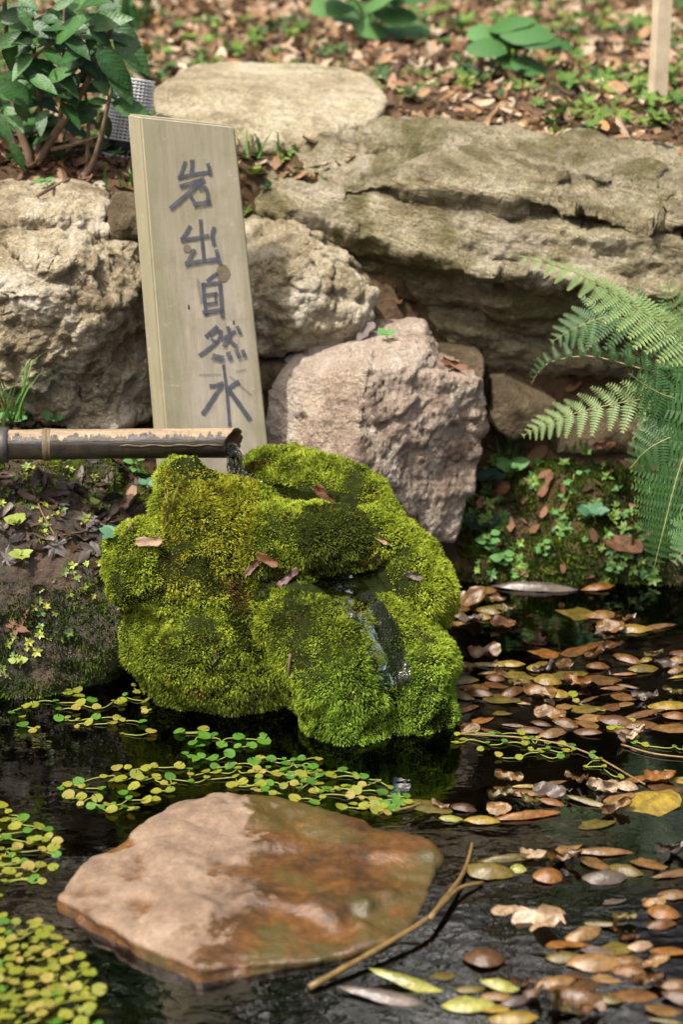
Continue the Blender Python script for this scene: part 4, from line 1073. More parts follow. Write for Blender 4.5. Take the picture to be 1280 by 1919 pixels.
# ------------------------------------------------------------------ curved twig
tw = flat_mat('wet twig', (.12, .075, .022), .45, 60, .7, .45, .5)
mb = MB()
Pz = lambda l: [atz(x, y, z) for x, y, z in l]
cv = curve(Pz([(580, 1850, .006), (660, 1806, .012), (740, 1760, .018), (800, 1722, .022), (832, 1692, .02), (862, 1664, .012), (905, 1654, .004)]), 26)
mb.tube(cv, [(.0050 - .0020 * i / 25) * (1 + .12 * math.sin(i * 2.3)) for i in range(26)], 8)
cv = curve(Pz([(806, 1722, .022), (832, 1686, .02), (864, 1644, .012), (880, 1605, .004), (886, 1575, -.004)]), 14)
mb.tube(cv, [(.0045 - .002 * i / 13) * (1 + .12 * math.sin(i * 2.9)) for i in range(14)], 8)
tag(world_part('twig', mb.V, mb.F, tw), 'curved forked brown twig lying in the water along the flat stone', 'twig')
for pts, lab, r in (([(1165, 1395, .004), (1225, 1412, .004), (1290, 1420, .004)], 'thin straw-coloured stem afloat at the right edge, mid pond', .0018), ([(860, 1375, .003), (1000, 1385, .004), (1100, 1410, .004), (1210, 1470, .003)], 'long thin green runner trailing across the open water', .0018),
                    ([(790, 1505, .004), (770, 1512, .006), (735, 1520, .004)], 'short curved brown stem at the far corner of the flat stone', .0022)):
    mb = MB(); mb.tube(curve(Pz(pts), 14), r, 6); tag(world_part('straw', mb.V, mb.F, tw), lab, 'stem')

# ------------------------------------------------------------------ pennywort on the water
padm = {k: leaf_mat('pennywort ' + k, c, .4, .3, .45, 12, .3) for k, c in dict(green=[(.06, .16, .012), (.085, .19, .018), (.05, .13, .012)], yellow=[(.17, .19, .015), (.23, .225, .025), (.14, .17, .015), (.25, .20, .04)]).items()}
pads = {}
for k in padm:
    for s in range(3):
        V, F = pad(s); me = mesh_of('leaf', V, F); me.materials.append(padm[k]); pads[k, s] = me
runm = flat_mat('runner', (.16, .18, .03), .5, 30, .3)
def pennywort(label, poly, n, sz, mix_, lift=.006):
    n = int(n * .95); sz = (sz[0] * .5, sz[1] * .72); xs = [p[0] for p in poly]; ys = [p[1] for p in poly]
    b = atz(sum(xs) / len(xs), sum(ys) / len(ys)); t = empty('pennywort', b, label, 'water plant', 'pennywort on the pond')
    got = []; tries = 0
    while len(got) < n and tries < n * 30:
        tries += 1; x, y = random.uniform(min(xs), max(xs)), random.uniform(min(ys), max(ys))
        if not inpoly(np.array([x]), np.array([y]), poly)[0]: continue
        w_ = random.uniform(*sz)
        if any(abs(x - g[0]) < .33 * (w_ + g[2]) and abs(y - g[1]) < .18 * (w_ + g[2]) for g in got): continue
        got.append((x, y, w_))
    mb = MB(); prev = None; got.sort(key=lambda g: (int(g[1] / 14), g[0]))
    for x, y, w_ in got:
        p = atz(x, y); h = lift * random.uniform(.4, 1.4); s = w_ * mpp(p)
        k = 'yellow' if random.random() < mix_ else 'green'
        put('leaf', pads[k, random.randrange(3)], None, t, matrix=Matrix.Translation(-b) @ frame_z((p.x, p.y, h), (random.gauss(0, .16), random.gauss(0, .16) - .05, 1), random.uniform(0, 6.28), s))
        if prev is not None and (p - prev).length < .055:
            mb.tube(curve([prev + Vector((0, 0, .001)), (p + prev) / 2 + Vector((random.gauss(0, .008), random.gauss(0, .008), .003)), p + Vector((0, 0, h * .6))], 6), .0011, 4)
        prev = p
    if mb.V: tag(world_part('runner', mb.V, mb.F, runm, t), kind='stuff')
pennywort('green pennywort trailing across the water below the wet dark boulder', [(0, 1310), (120, 1285), (280, 1290), (285, 1390), (200, 1370), (60, 1375), (0, 1370)], 46, (18, 34), .6)
pennywort('bright green pennywort in the dark shade right under the mossy stone', [(325, 1375), (420, 1362), (520, 1385), (500, 1432), (340, 1432)], 22, (24, 40), .05)
pennywort('yellow-green pennywort raft along the far edge of the flat stone', [(100, 1480), (230, 1440), (420, 1430), (620, 1450), (745, 1470), (745, 1530), (640, 1520), (500, 1490), (400, 1470), (320, 1490), (220, 1540), (120, 1500)], 100, (20, 36), .75)
pennywort('pennywort knot between the flat stone corner and the mossy stone', [(600, 1420), (700, 1470), (780, 1490), (770, 1555), (700, 1530), (620, 1500), (480, 1420)], 50, (18, 36), .5)
pennywort('yellow pennywort at the left edge beside the flat stone', [(-20, 1500), (40, 1530), (110, 1570), (112, 1640), (60, 1670), (-20, 1690)], 46, (24, 40), .85)
pennywort('out of focus yellow pennywort filling the near left corner', [(-20, 1735), (80, 1735), (150, 1800), (190, 1870), (185, 1930), (-20, 1930)], 110, (26, 46), .9, .02)
pennywort('thin strand of pennywort crossing the open water toward the right edge', [(835, 1365), (900, 1370), (1010, 1380), (1100, 1400), (1180, 1450), (1160, 1470), (1050, 1420), (920, 1425), (835, 1390)], 34, (16, 26), .6)
pennywort('few yellow pennywort leaves in the near right raft', [(1060, 1280), (1280, 1395), (1290, 1410), (1200, 1400), (1060, 1310)], 12, (18, 28), .9)

# ------------------------------------------------------------------ ferns
fernm = {'pale': attr_mat('pale fern', .5, .35, .3), 'dark': attr_mat('dark fern', .5, .3, .35)}
def pinna_mesh(col, seed, n=11, tip=(.28, .32, .10)):
    V = []; F = []; rr = random.Random(seed)
    V += [(0, -.012, 0), (1, 0, 0), (0, .012, 0), (.5, 0, -.006)]; F += [(0, 1, 2)]
    for i in range(n):
        t = (i + .3) / n; L = .21 * (1 - t) ** .62 * (.75 + .5 * min(1, t * 5)) + .012; w_ = .36 / n
        for s in (-1, 1):
            b = len(V); x = t; k = rr.uniform(.9, 1.1); lf = .10 * L
            V += [(x - w_, s * .004, 0), (x + w_ * .1, s * L * .55 * k, lf), (x + w_ * .9 + L * .25, s * L * k, lf * .6), (x + w_ * 1.5, s * L * .8 * k, lf), (x + w_ * 1.25, s * .004, 0)]
            F.append((b, b + 1, b + 2, b + 3, b + 4) if s < 0 else (b + 4, b + 3, b + 2, b + 1, b))
    V = np.array(V); V[:, 1] *= 1.22; V[:, 2] -= .16 * V[:, 0] ** 2
    C = np.repeat(np.array([col]), len(V), 0) * np.array([rr.uniform(.85, 1.15) for _ in V])[:, None]
    k = np.clip((V[:, 0] - .75) * 3, 0, .6)[:, None]; C = C * (1 - k) + np.array(tip) * k
    return mesh_of('pinna', V, F, False, C)
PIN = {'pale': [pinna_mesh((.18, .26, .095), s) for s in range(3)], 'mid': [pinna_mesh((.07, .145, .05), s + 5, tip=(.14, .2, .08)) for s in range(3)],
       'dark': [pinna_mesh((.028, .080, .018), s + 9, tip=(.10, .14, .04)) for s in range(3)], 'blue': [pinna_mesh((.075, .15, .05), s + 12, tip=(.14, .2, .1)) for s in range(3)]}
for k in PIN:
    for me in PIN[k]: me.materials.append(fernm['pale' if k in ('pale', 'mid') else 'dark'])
rachm = flat_mat('fern stalk', (.20, .19, .07), .6, 40, .4)
fern = empty('fern', at(1400, 860, .82), 'big green fern arching in from the right edge over the mossy mound', 'fern')
FB = Vector(fern.location)
def frond(pts, tone, n, L, nrm, fwd=.45, sides=(1, 1), fold=0.0, prof=(.55, .3), droop=0.0, label=None, curlend=0):
    """pts base -> tip as (px, py, Y); nrm: which way the upper face looks"""
    cv = curve([at(*p) for p in pts], 40); mb = MB()
    mb.tube([p - FB for p in cv], [.0022 * (1 - .75 * i / 39) for i in range(40)], 6)
    f = put('frond', mesh_of('frond', mb.V, mb.F), rachm, fern)
    if label: f['label'] = label
    for i in range(n):
        t = (i + .6) / n; x = t * 39; k = min(int(x), 38); p = cv[k].lerp(cv[k + 1], x - k); T = (cv[k + 1] - cv[k]).normalized()
        N_ = Vector(nrm).normalized(); sd = T.cross(N_).normalized(); N_ = sd.cross(T)
        pl = L * (min(1, prof[0] + t * (1 - prof[0]) / prof[1]) if t < prof[1] else (1 - (t - prof[1]) / (1 - prof[1])) ** .8 * .96 + .04)
        if pl < .006: continue
        for s, on in ((-1, sides[0]), (1, sides[1])):
            if not on: continue
            d = sd * s + T * (fwd + random.uniform(-.08, .08)) + N_ * (fold + random.uniform(-.1, .1)) + Vector((0, 0, -droop))
            M = frame_x(p - FB, d, N_ + T * .1 - sd * s * fold * .8, pl * on * random.uniform(.92, 1.08))
            put('pinna', PIN[tone][random.randrange(3)], None, f, matrix=M)
UPC = (.1, -.75, .65)
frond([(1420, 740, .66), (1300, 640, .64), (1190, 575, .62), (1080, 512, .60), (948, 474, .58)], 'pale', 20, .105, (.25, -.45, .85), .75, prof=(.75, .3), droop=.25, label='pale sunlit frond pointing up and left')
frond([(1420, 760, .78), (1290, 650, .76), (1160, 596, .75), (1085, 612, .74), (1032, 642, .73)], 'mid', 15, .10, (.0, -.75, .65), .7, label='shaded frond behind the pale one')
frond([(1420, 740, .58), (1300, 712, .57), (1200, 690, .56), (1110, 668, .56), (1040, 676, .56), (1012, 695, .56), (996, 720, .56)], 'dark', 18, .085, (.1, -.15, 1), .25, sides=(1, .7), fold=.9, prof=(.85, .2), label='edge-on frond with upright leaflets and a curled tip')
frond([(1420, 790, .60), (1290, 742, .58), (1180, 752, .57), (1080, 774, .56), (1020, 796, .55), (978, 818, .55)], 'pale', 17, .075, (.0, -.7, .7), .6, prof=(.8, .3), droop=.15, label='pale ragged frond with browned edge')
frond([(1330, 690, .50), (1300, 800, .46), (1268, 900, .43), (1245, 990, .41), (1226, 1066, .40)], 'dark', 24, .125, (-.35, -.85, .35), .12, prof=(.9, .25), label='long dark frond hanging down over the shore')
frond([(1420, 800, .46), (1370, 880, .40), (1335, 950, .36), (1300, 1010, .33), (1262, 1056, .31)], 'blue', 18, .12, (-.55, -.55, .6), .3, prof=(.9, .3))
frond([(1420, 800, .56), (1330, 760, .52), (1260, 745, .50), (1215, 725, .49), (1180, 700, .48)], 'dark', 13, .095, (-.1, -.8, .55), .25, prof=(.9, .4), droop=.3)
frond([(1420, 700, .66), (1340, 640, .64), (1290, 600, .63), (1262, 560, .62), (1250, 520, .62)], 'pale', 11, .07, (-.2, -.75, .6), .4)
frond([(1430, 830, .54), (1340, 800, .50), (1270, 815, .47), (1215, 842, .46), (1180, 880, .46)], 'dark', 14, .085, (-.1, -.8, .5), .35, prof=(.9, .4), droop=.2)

# ------------------------------------------------------------------ shrub at the upper left
m = N('shrub leaves'); v = m.obj(); sx = m.n('ShaderNodeSeparateXYZ', {0: v})
vn = m.math('SINE', m.math('MULTIPLY', m.math('SUBTRACT', sx.outputs[0], m.math('MULTIPLY', m.math('ABSOLUTE', sx.outputs[1]), .9)), 62.0))
vf = m.ramp(vn, [(.80, 0.0), (.98, 1.0)]); c_ = m.n('ShaderNodeVertexColor', layer_name='Col').outputs[0]
c_ = m.mix(.5, c_, m.ramp(m.noise(v, 5, 5, .7), [(.3, .2), (.5, .5), (.7, .8)]), 'OVERLAY')
c_ = m.mix(m.math('MULTIPLY', vf, .14), c_, (.08, .14, .055))
shm = m.surf(m.thin(c_, .4, .15, .35, m.bump(m.math('ADD', m.math('MULTIPLY', vn, .05), m.noise(v, 9, 4, .6)), .4, .005)))
def shleaf(seed, c):
    V, F = blade(7, .24, .22, .22, .6, .012, seed); V = np.array(V)
    C = np.repeat(np.array([c]), len(V), 0); C[1::3] *= 1.5
    return mesh_of('leaf', V, F, True, C)
SHL = [shleaf(s, c) for s, c in enumerate([(.014, .045, .011), (.02, .06, .014), (.03, .08, .019), (.018, .052, .011), (.035, .088, .022)])]
for me in SHL: me.materials.append(shm)
shp = at(55, 345, 1.04); shrub = empty('shrub', shp, 'dark green broad-leaved shrub with thin brown stems in the upper left corner', 'shrub')
stemm = flat_mat('shrub stem', (.14, .095, .06), .8, 50, .6)
def sstem(pts, r):
    mb = MB(); cv = curve([at(*p) - shp for p in pts], 16); mb.tube(cv, [r * (1 - .6 * i / 15) for i in range(16)], 6)
    put('stem', mesh_of('stem', mb.V, mb.F), stemm, shrub); return [c + shp for c in cv]
SHS = [sstem([(50, 345, 1.04), (55, 300, 1.02), (35, 240, 1.02), (20, 160, 1.0), (10, 60, .98), (5, -60, .97)], .012), sstem([(55, 340, 1.04), (90, 270, 1.0), (130, 210, .97), (170, 140, .95), (200, 70, .93), (215, 40, .92)], .010),
      sstem([(60, 335, 1.04), (75, 250, 1.03), (70, 150, 1.02), (60, 60, 1.02), (62, -60, 1.02)], .009), sstem([(150, 345, .98), (175, 300, .96), (190, 250, .94), (205, 180, .92), (212, 150, .92)], .008),
      sstem([(140, 350, .98), (160, 320, .97), (178, 300, .96)], .007), sstem([(95, 280, 1.0), (140, 270, .98), (185, 255, .96)], .006), sstem([(60, 330, 1.05), (30, 280, 1.06), (10, 220, 1.06), (-20, 150, 1.05)], .009),
      sstem([(110, 240, .99), (120, 150, .98), (118, 60, .97), (125, -40, .96)], .006), sstem([(160, 330, .98), (165, 250, 1.0), (160, 180, 1.0), (150, 110, 1.0), (150, 20, 1.0)], .005), sstem([(20, 160, 1.0), (60, 110, .97), (100, 80, .95), (160, 60, .93)], .005)]
LV_ = '''160 48 238 28|165 50 213 86|104 82 156 20|120 66 166 100|175 96 98 130|100 132 150 176|214 62 278 132|182 86 242 162|55 142 102 166|62 192 -12 148|30 182 50 230|78 208 74 248|92 206 60 240|165 192 208 186|208 192 288 216|196 212 200 262|16 268 52 318|112 192 152 232|168 150 226 182|0 42 54 12|34 18 62 54|48 46 104 64|74 52 124 42|10 58 26 132|100 18 134 -4|150 12 196 -8|190 40 160 92|140 100 190 140|20 110 60 80|60 100 20 140|130 60 200 60|70 20 30 -10|200 110 250 190|88 150 130 128|-10 90 30 60|140 20 180 46|110 40 60 30|20 20 -20 60|40 120 70 160|150 140 120 190|190 60 236 74|212 40 262 100|10 200 40 240|-10 210 20 262|130 10 90 -20|182 20 222 6|60 70 30 100|80 90 120 120'''
for ln in LV_.split('|'):
    x0, y0, x1, y1 = map(int, ln.split()); Y = .90 + random.random() * .07
    a, b = at(x0, y0, Y), at(x1, y1, Y - random.uniform(-.02, .05)); d = b - a
    put('leaf', random.choice(SHL), None, shrub, matrix=frame_x(a - shp, d, Vector((random.gauss(.1, .35), -.75 + random.gauss(0, .2), .75)), d.length * 1.05))
for k in range(95):
    st = random.choice(SHS[:3] + SHS[6:]); p = st[random.randrange(5, 16)] + Vector((random.gauss(0, .03), random.gauss(.03, .04), random.gauss(0, .02)))
    if project(np.array(p))[1] > 290 or project(np.array(p))[0] > 178: continue
    a = random.uniform(0, 6.28); d = Vector((math.cos(a), .6 * math.sin(a), random.uniform(-.6, .3)))
    put('leaf', random.choice(SHL), None, shrub, matrix=frame_x(p - shp, d, (random.gauss(0, .4), -.5, .9), random.uniform(.06, .11)))

# ------------------------------------------------------------------ wrapped pipe behind the shrub
def pbase(px, py): return cast(px, py)[0]
pb = at(228, 352, 1.10); ptop = at(252, 150, 1.14); ax = (ptop - pb).normalized(); pr = 42 * mpp(pb)
wp = empty('wrapped_pipe', pb, 'black pipe bound with silver wire mesh standing between the shrub and the signboard', 'pipe')
mb = MB(); mb.tube([Vector(), ax * (ptop - pb).length], [pr, pr * .8], 24)
put('pipe', mesh_of('pipe', mb.V, mb.F), flat_mat('black plastic', (.012, .014, .02), .28, 20, .3, .5, .1), wp)
silver = flat_mat('silver wire', (.78, .78, .78), .3, 50, .2, .8, .1, Metallic=.35)
HL = (ptop - pb).length; sdx = ax.orthogonal().normalized(); sdy = ax.cross(sdx)
def ringpt(h, a, k=1.06): return ax * h + (sdx * math.cos(a) + sdy * math.sin(a)) * pr * (1 - .2 * h / HL) * k
for h0, h1 in ((.44, 1.0), (.24, .29), (-.02, .10)):
    mb = MB(); nh = max(2, int((h1 - h0) * HL / .007))
    for i in range(nh + 1):
        h = HL * (h0 + (h1 - h0) * i / nh)
        for k in range(30):
            mb.tube([ringpt(h, 6.2832 * k / 30), ringpt(h + .0015, 6.2832 * (k + .5) / 30, 1.10), ringpt(h, 6.2832 * (k + 1) / 30)], .0024, 3, False)
    for k in range(30): mb.tube([ringpt(HL * h0, 6.2832 * k / 30, 1.05), ringpt(HL * h1, 6.2832 * (k + .6) / 30, 1.05)], .0022, 3, False)
    put('wire_mesh', mesh_of('wire_mesh', mb.V, mb.F), silver, wp)

# ------------------------------------------------------------------ wooden stake, broad-leaved plants far back
sb = cast(1232, 198)[0] - Vector((0, 0, .03)); stp = at(1246, -60, sb.y + .02)
mb = MB(); d = (stp - sb); wz = 13.5 * mpp(sb)
for k in range(2): pass
ring = [Vector((-wz, -wz, 0)), Vector((wz, -wz, 0)), Vector((wz, wz, 0)), Vector((-wz, wz, 0))]
rot = Matrix.Rotation(.3, 3, 'Z'); V = [rot @ r for r in ring] + [rot @ r + d for r in ring]
me = mesh_of('wooden_stake', V, [(0, 3, 2, 1), (4, 5, 6, 7)] + [(k, (k + 1) % 4, 4 + (k + 1) % 4, 4 + k) for k in range(4)], False)
tag(put('wooden_stake', me, flat_mat('stake wood', (.40, .33, .23), .8, 14, .4), None, sb), 'pale square wooden stake standing in the leaf litter at the top right', 'stake')
bigm = attr_mat('broad leaves', .45, .25, .4)
def bigleaf(seed, c):
    V, F = dome(3, 14, .85, .04, .12, seed, .10); V = np.array(V); V[:, 0] += .5; V[:, 2] -= .15 * V[:, 0] ** 2
    me = mesh_of('leaf', V, F, True, np.repeat(np.array([c]), len(V), 0)); me.materials.append(bigm); return me
BG = [bigleaf(s, c) for s, c in enumerate([(.05, .13, .035), (.075, .17, .05), (.035, .095, .025)])]
def broad(label, leaves, Yo=0.0, base=None):
    xs = [l[0] for l in leaves]; ys = [l[1] for l in leaves]
    h = cast(sum(xs) / len(xs), max(ys) + 22); b = h[0]
    t = empty('broad_leaf_plant', b, label, 'plant', 'broad-leaved plants in the leaf litter'); 
    for px, py, w_, ang in leaves:
        p = at(px, py, b.y - .04 + random.uniform(-.06, .06)); s = w_ * mpp(p); dx = Vector((math.cos(ang), -.35, math.sin(ang) * .3))
        M = frame_x(p - b - dx * s * .5, dx, (random.gauss(0, .25), -.45, .9), s); put('leaf', random.choice(BG), None, t, matrix=M)
        mb = MB(); e = p - b - dx * s * .45; mb.tube(curve([Vector((0, 0, -.02)), e * .55 + Vector((0, 0, .02)), e], 8), .004, 5); put('leaf_stalk', mesh_of('leaf_stalk', mb.V, mb.F), runm, t)
broad('clump of broad green leaves cut by the top edge, left of the dark rock', [(620, 10, 80, 2.8), (665, 20, 90, .3), (700, 5, 80, 1.2), (740, 25, 80, -.2), (770, 50, 70, -.4), (690, 50, 70, -.6), (730, 58, 60, .1), (640, -20, 90, 2.0), (760, -5, 80, .6)])
broad('low plant with round green leaves in front of the far pale flat stone', [(945, 45, 80, .9), (905, 60, 60, 2.9), (985, 58, 90, .2), (915, 88, 70, 2.8), (1005, 70, 80, 0), (960, 75, 60, -.5), (945, 110, 60, -1.2), (985, 120, 70, -.7), (1040, 80, 60, 0)])
def grass(name, label, px, py, n, hgt, cols, spread, Y=None, lean=(0, 0), wd=.0035):
    h = cast(px, py); b = h[0] if Y is None else at(px, py, Y); mb = MB(); C = []
    for k in range(n):
        o = Vector((random.gauss(0, spread), random.gauss(0, spread), 0)); a = random.uniform(0, 6.28); q = random.uniform(.2, .7); H = hgt * random.uniform(.5, 1.1)
        d = Vector((math.cos(a) * q + lean[0], math.sin(a) * q + lean[1], 1)); cv = [o, o + d * H * .5, o + d * H * .85 + Vector((0, 0, -H * .12)), o + Vector((d.x * 1.3, d.y * 1.3, d.z * .8)) * H]
        sd = Vector((-math.sin(a), math.cos(a), 0)) * wd; b0 = len(mb.V)
        for i, p in enumerate(cv): mb.V += [tuple(p - sd * (1 - i / 3.2)), tuple(p + sd * (1 - i / 3.2))]
        mb.F += [(b0 + 2 * i, b0 + 2 * i + 1, b0 + 2 * i + 3, b0 + 2 * i + 2) for i in range(3)]
        C += [random.choice(cols)] * 8
    return tag(put(name, mesh_of(name, mb.V, mb.F, False, np.array(C)), bigm, None, b), label, 'grass')
GC = [(.07, .16, .03), (.10, .21, .04), (.05, .12, .02)]
grass('grass_tuft', 'long-bladed grass tuft at the left edge under the craggy cream boulder', 12, 790, 26, .15, GC, .02, .52, (.12, -.1))
grass('grass_tuft', 'small bright grass tuft between the signboard and the broad flat pale stone', 476, 290, 26, .07, GC, .022)
grass('grass_tuft', 'green blades at the foot of the wrapped pipe', 236, 348, 16, .06, GC, .02)
grass('grass_tuft', 'dark green blades rising behind the shrub at the top edge', 236, 60, 30, .22, [(.03, .10, .02), (.05, .14, .03)], .05, None, (0, 0), .008)
grass('grass_tuft', 'thin grass blades on the mossy mound under the ragged fern frond', 950, 850, 20, .08, GC, .010)
grass('grass_tuft', 'short grass blades near the top of the mossy mound, nearest the fern', 1090, 850, 20, .06, GC, .010)
grass('sedge_tuft', 'brown-green wiry stems beside the foot of the signboard on the mossy stone', 314, 975, 26, .09, [(.16, .10, .02), (.12, .13, .02)], .006, None, (0, 0), .0012)

# ------------------------------------------------------------------ little weeds
weedm = attr_mat('weed leaves', .5, .3, .3)
def wl(c, seed, w=.34): 
    V, F = blade(4, w, .15, .15, .3, .0, seed); me = mesh_of('leaf', V, F, True, np.repeat(np.array([c]), len(V), 0)); me.materials.append(weedm); return me
WL = {k: [wl(c, s, w) for s in range(2)] for k, c, w in (('green', (.09, .21, .06), .38), ('bluegreen', (.07, .17, .09), .34), ('dark', (.02, .045, .03), .40), ('lime', (.22, .27, .05), .42))}
def weed(label, px, py, n, size, tone, rosette=True, stem=.0, cat='weed', lean=0):
    h = cast(px, py); b = h[0]; up = (h[1] * .5 + Vector((0, -.1, .8))).normalized()
    t = empty('weed', b, label, cat)
    top = up * stem + Vector((lean * stem, 0, 0))
    if stem > 0:
        mb = MB(); mb.tube(curve([Vector((0, 0, -.01)), top * .6 + Vector((.006, -.004, 0)), top], 7), .0014, 5); put('stalk', mesh_of('stalk', mb.V, mb.F), runm, t)
    for k in range(n):
        a = 2.4 * k + random.uniform(-.2, .2); f = 1 if rosette else (k + 1) / n; o = top * (1 if rosette else f)
        d = Vector((math.cos(a), math.sin(a), random.uniform(.25, .7) if rosette else random.uniform(0, .4))); s = size * random.uniform(.75, 1.15)
        put('leaf', random.choice(WL[tone]), None, t, matrix=frame_x(o + d * .003, d, up + Vector((0, -.3, 0)), s))
weed('pale green rosette weed growing beside the left shoulder of the mossy stone', 215, 1004, 9, .036, 'bluegreen')
weed('pair of pale leaves sprouting on the bright moss patch under the bamboo', 272, 925, 4, .026, 'bluegreen', stem=.02)
weed('yellow-green seedling on the wet dark boulder under the left end of the bamboo', 30, 985, 8, .022, 'lime', stem=.01)
weed('lime seedlings beside dead leaves on the left edge of the wet dark boulder', 40, 1055, 10, .022, 'lime', stem=.015)
weed('lime sprig low on the wet dark boulder near the water', 35, 1245, 7, .018, 'lime', stem=.01)
weed('tiny sprig in the middle of the wet dark boulder', 165, 950, 6, .018, 'lime', stem=.01)
weed('star-shaped weed in the middle of the mossy mound', 1110, 985, 10, .036, 'bluegreen', stem=.03)
weed('tall climbing weed with paired round leaves on the mossy mound', 1040, 985, 9, .020, 'green', False, .14, lean=.35)
weed('round-leaved weed at the waterline left of the mossy mound', 912, 1035, 9, .030, 'green', False, .05)
weed('round-leaved weed just above the water in the gap by the pinkish boulder', 945, 1060, 9, .026, 'green', False, .04)
weed('dark purplish broad-leaved weed in the shade beside the pinkish boulder', 900, 985, 8, .050, 'dark')
weed('dark grey-green weed above the dark purplish one', 915, 920, 7, .042, 'dark', stem=.03)
weed('small weed on the lower mossy mound near the big curled leaf', 1020, 1045, 9, .020, 'green', False, .04)
weed('toothed green weed under the ragged fern frond', 955, 890, 10, .040, 'green', stem=.02)
weed('little clover-like weed at the waterline below the mossy mound', 1150, 1075, 8, .018, 'green', False, .03)
weed('bright weed at the left edge above the bamboo pipe', 22, 808, 12, .032, 'green', stem=.03)
weed('small round-leaved weed in the shadow under the craggy cream boulder', 105, 790, 8, .024, 'green', stem=.01)
weed('feathery seedling behind the bamboo pipe beside the signboard foot', 250, 888, 9, .022, 'green', False, .05)
weed('small weed among litter at the foot of the shrub', 85, 352, 7, .022, 'green', stem=.01)
weed('little green weed in the gap above the pinkish boulder', 722, 640, 5, .022, 'green', stem=.012)

# ------------------------------------------------------------------ leaves fallen on the stones and banks
DL = {k: leaf_mat('fallen ' + k, c, rg, .15, sp, 40, .6) for k, c, rg, sp in (('purple', [(.10, .045, .040), (.13, .06, .05)], .28, .6), ('rust', [(.13, .055, .022)], .4, .4), ('tanl', [(.30, .21, .14), (.25, .16, .10)], .6, .3), ('greyl', [(.12, .095, .085), (.09, .07, .06)], .35, .5))}
MAP = [maple(s, .18 + .15 * s) for s in range(3)]; CRU = [crumple(7, 6, 1.4 + .5 * s, s + 20, .13, .7) for s in range(4)]
def fallen(label, px, py, w_, mat, shape='maple', group='leaves fallen on the stones and banks'):
    h = cast(px, py); p = h[0] + h[1] * .004; V, F = random.choice(MAP if shape == 'maple' else CRU)
    me = mesh_of('fallen_leaf', V, F); s = w_ * mpp(p) * (.75 if shape == 'maple' else 1)
    n = h[1] + Vector((random.gauss(0, .2), -.35, .2))
    o = put('fallen_leaf', me, DL[mat], None, matrix=frame_z(p, n, random.uniform(0, 6.28), s)); tag(o, label, 'leaf', group)
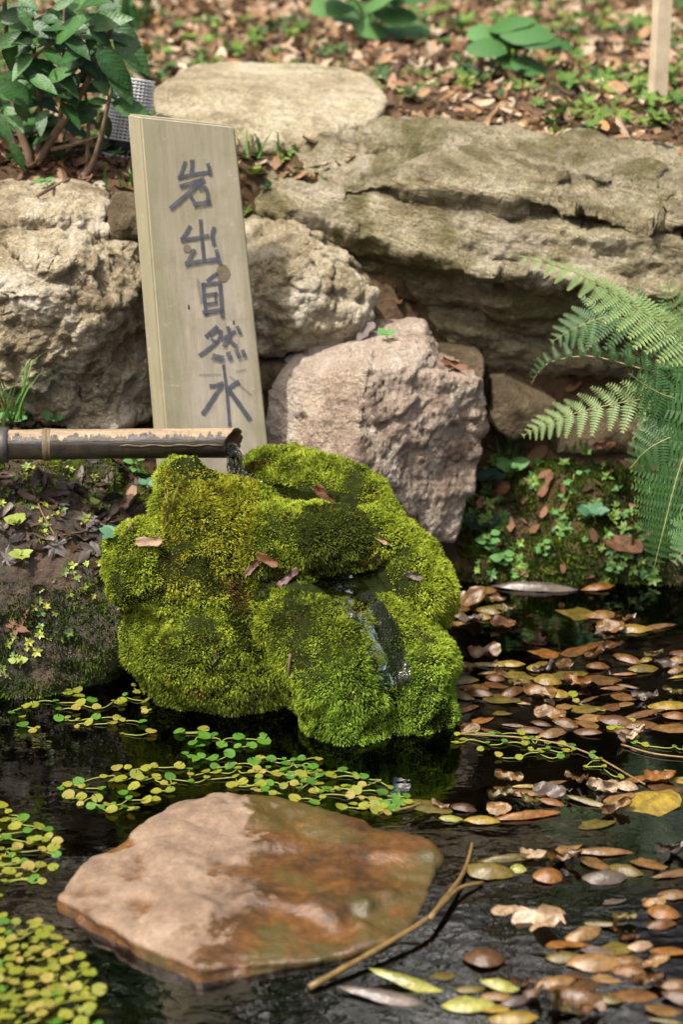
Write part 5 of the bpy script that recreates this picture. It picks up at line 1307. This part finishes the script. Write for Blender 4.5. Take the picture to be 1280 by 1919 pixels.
for a in (('large wine-red maple leaf plastered on the mossy stone above the water chute', 690, 1058, 90, 'purple'), ('dark curled leaf standing in the back of the lower basin', 500, 1050, 44, 'rust', 'c'), ('small dark leaf lying left of the curled one in the lower basin', 476, 1062, 36, 'purple', 'c'),
          ('brown leaf floating in the lower basin under the wet overhang', 540, 1085, 50, 'purple', 'c'), ('small dark leaf on the right shoulder of the mossy stone', 775, 1082, 34, 'greyl', 'c'), ('pale tan leaf on the left shoulder of the mossy stone', 280, 1018, 50, 'tanl', 'c'),
          ('long brown leaf strip across the upper basin', 540, 938, 70, 'tanl', 'c'), ('second brown strip at the right end of the upper basin', 610, 930, 52, 'rust', 'c'), ('tiny straw-coloured leaf on the mossy right shoulder', 712, 1012, 26, 'tanl', 'c'),
          ('rusty maple leaf on the left edge of the wet dark boulder', 28, 1175, 86, 'rust'), ('grey wet maple leaf on top of the wet dark boulder', 110, 915, 80, 'greyl'), ('dull flattened leaf in the middle of the wet dark boulder', 100, 1020, 80, 'greyl'), ('grey-brown flattened leaf beside the rosette weed', 165, 975, 74, 'greyl'),
          ('tan curled leaf below the bright moss patch near the signboard', 238, 945, 62, 'tanl', 'c'), ('dark brown leaf wedged beside the foot of the signboard', 275, 970, 60, 'purple', 'c'), ('grey leaf on the left edge of the wet dark boulder below the lime seedlings', 8, 1045, 60, 'greyl'), ('small rusty leaf on the upper wet dark boulder', 20, 915, 30, 'rust', 'c'),
          ('brown rolled leaf under the ragged fern frond', 1003, 855, 56, 'rust', 'c'), ('rusty crumpled leaf beside the dark weeds by the pinkish boulder', 932, 912, 62, 'rust', 'c'), ('brown leaf among weeds on the upper mossy mound', 1025, 915, 56, 'rust', 'c'), ('large crumpled brown leaf low on the mossy mound under the fern', 1168, 1028, 76, 'rust', 'c'),
          ('brown leaf just above the large crumpled one on the mossy mound', 1195, 1008, 56, 'rust', 'c'), ('reddish leaf standing near the top of the mossy mound', 1128, 830, 44, 'rust', 'c'), ('dead leaf on the thin dark stone behind the pinkish boulder', 850, 690, 50, 'rust', 'c'), ('dark leaf in the cleft left of the pinkish boulder top', 690, 630, 50, 'greyl', 'c'),
          ('yellow-green fallen leaf on the far edge of the broad flat pale stone', 405, 112, 56, 'tanl', 'c'), ('dark grey fallen leaf left of the broad flat pale stone', 300, 105, 44, 'greyl', 'c'), ('whitish fallen leaf far back in the litter', 918, 147, 44, 'tanl', 'c')):
    fallen(*a)
twm = flat_mat('dead twig', (.10, .065, .04), .7, 60, .6)
for lab, pts, r in (('dark twig lying down the wet dark boulder', [(62, 920), (80, 965), (102, 1010)], .0022), ('pale twig on the soil at the foot of the shrub', [(70, 372), (100, 355), (130, 340)], .004), ('short twig between the rosette weed and the signboard foot', [(240, 1000), (248, 985), (256, 975)], .002),
                    ('thin rusty twig across the middle of the wet dark boulder', [(90, 1010), (130, 1005), (160, 998)], .002), ('dark root hanging under the front lobe of the mossy stone', [(548, 1225), (546, 1260), (545, 1300)], .003), ('pinkish twig at the left edge near the water', [(0, 1260), (12, 1268), (22, 1275)], .002), ('straw stem fallen on the belly of the mossy stone', [(402, 1218), (404, 1232), (398, 1245)], .002),
                    ('brown twig on the thin dark stone behind the pinkish boulder', [(838, 696), (850, 692), (862, 690)], .003)):
    hs = [cast(*p) for p in pts]; mb = MB(); mb.tube(curve([h[0] + h[1] * .006 for h in hs], 8), r, 5)
    tag(world_part('twig', mb.V, mb.F, twm), lab, 'twig')
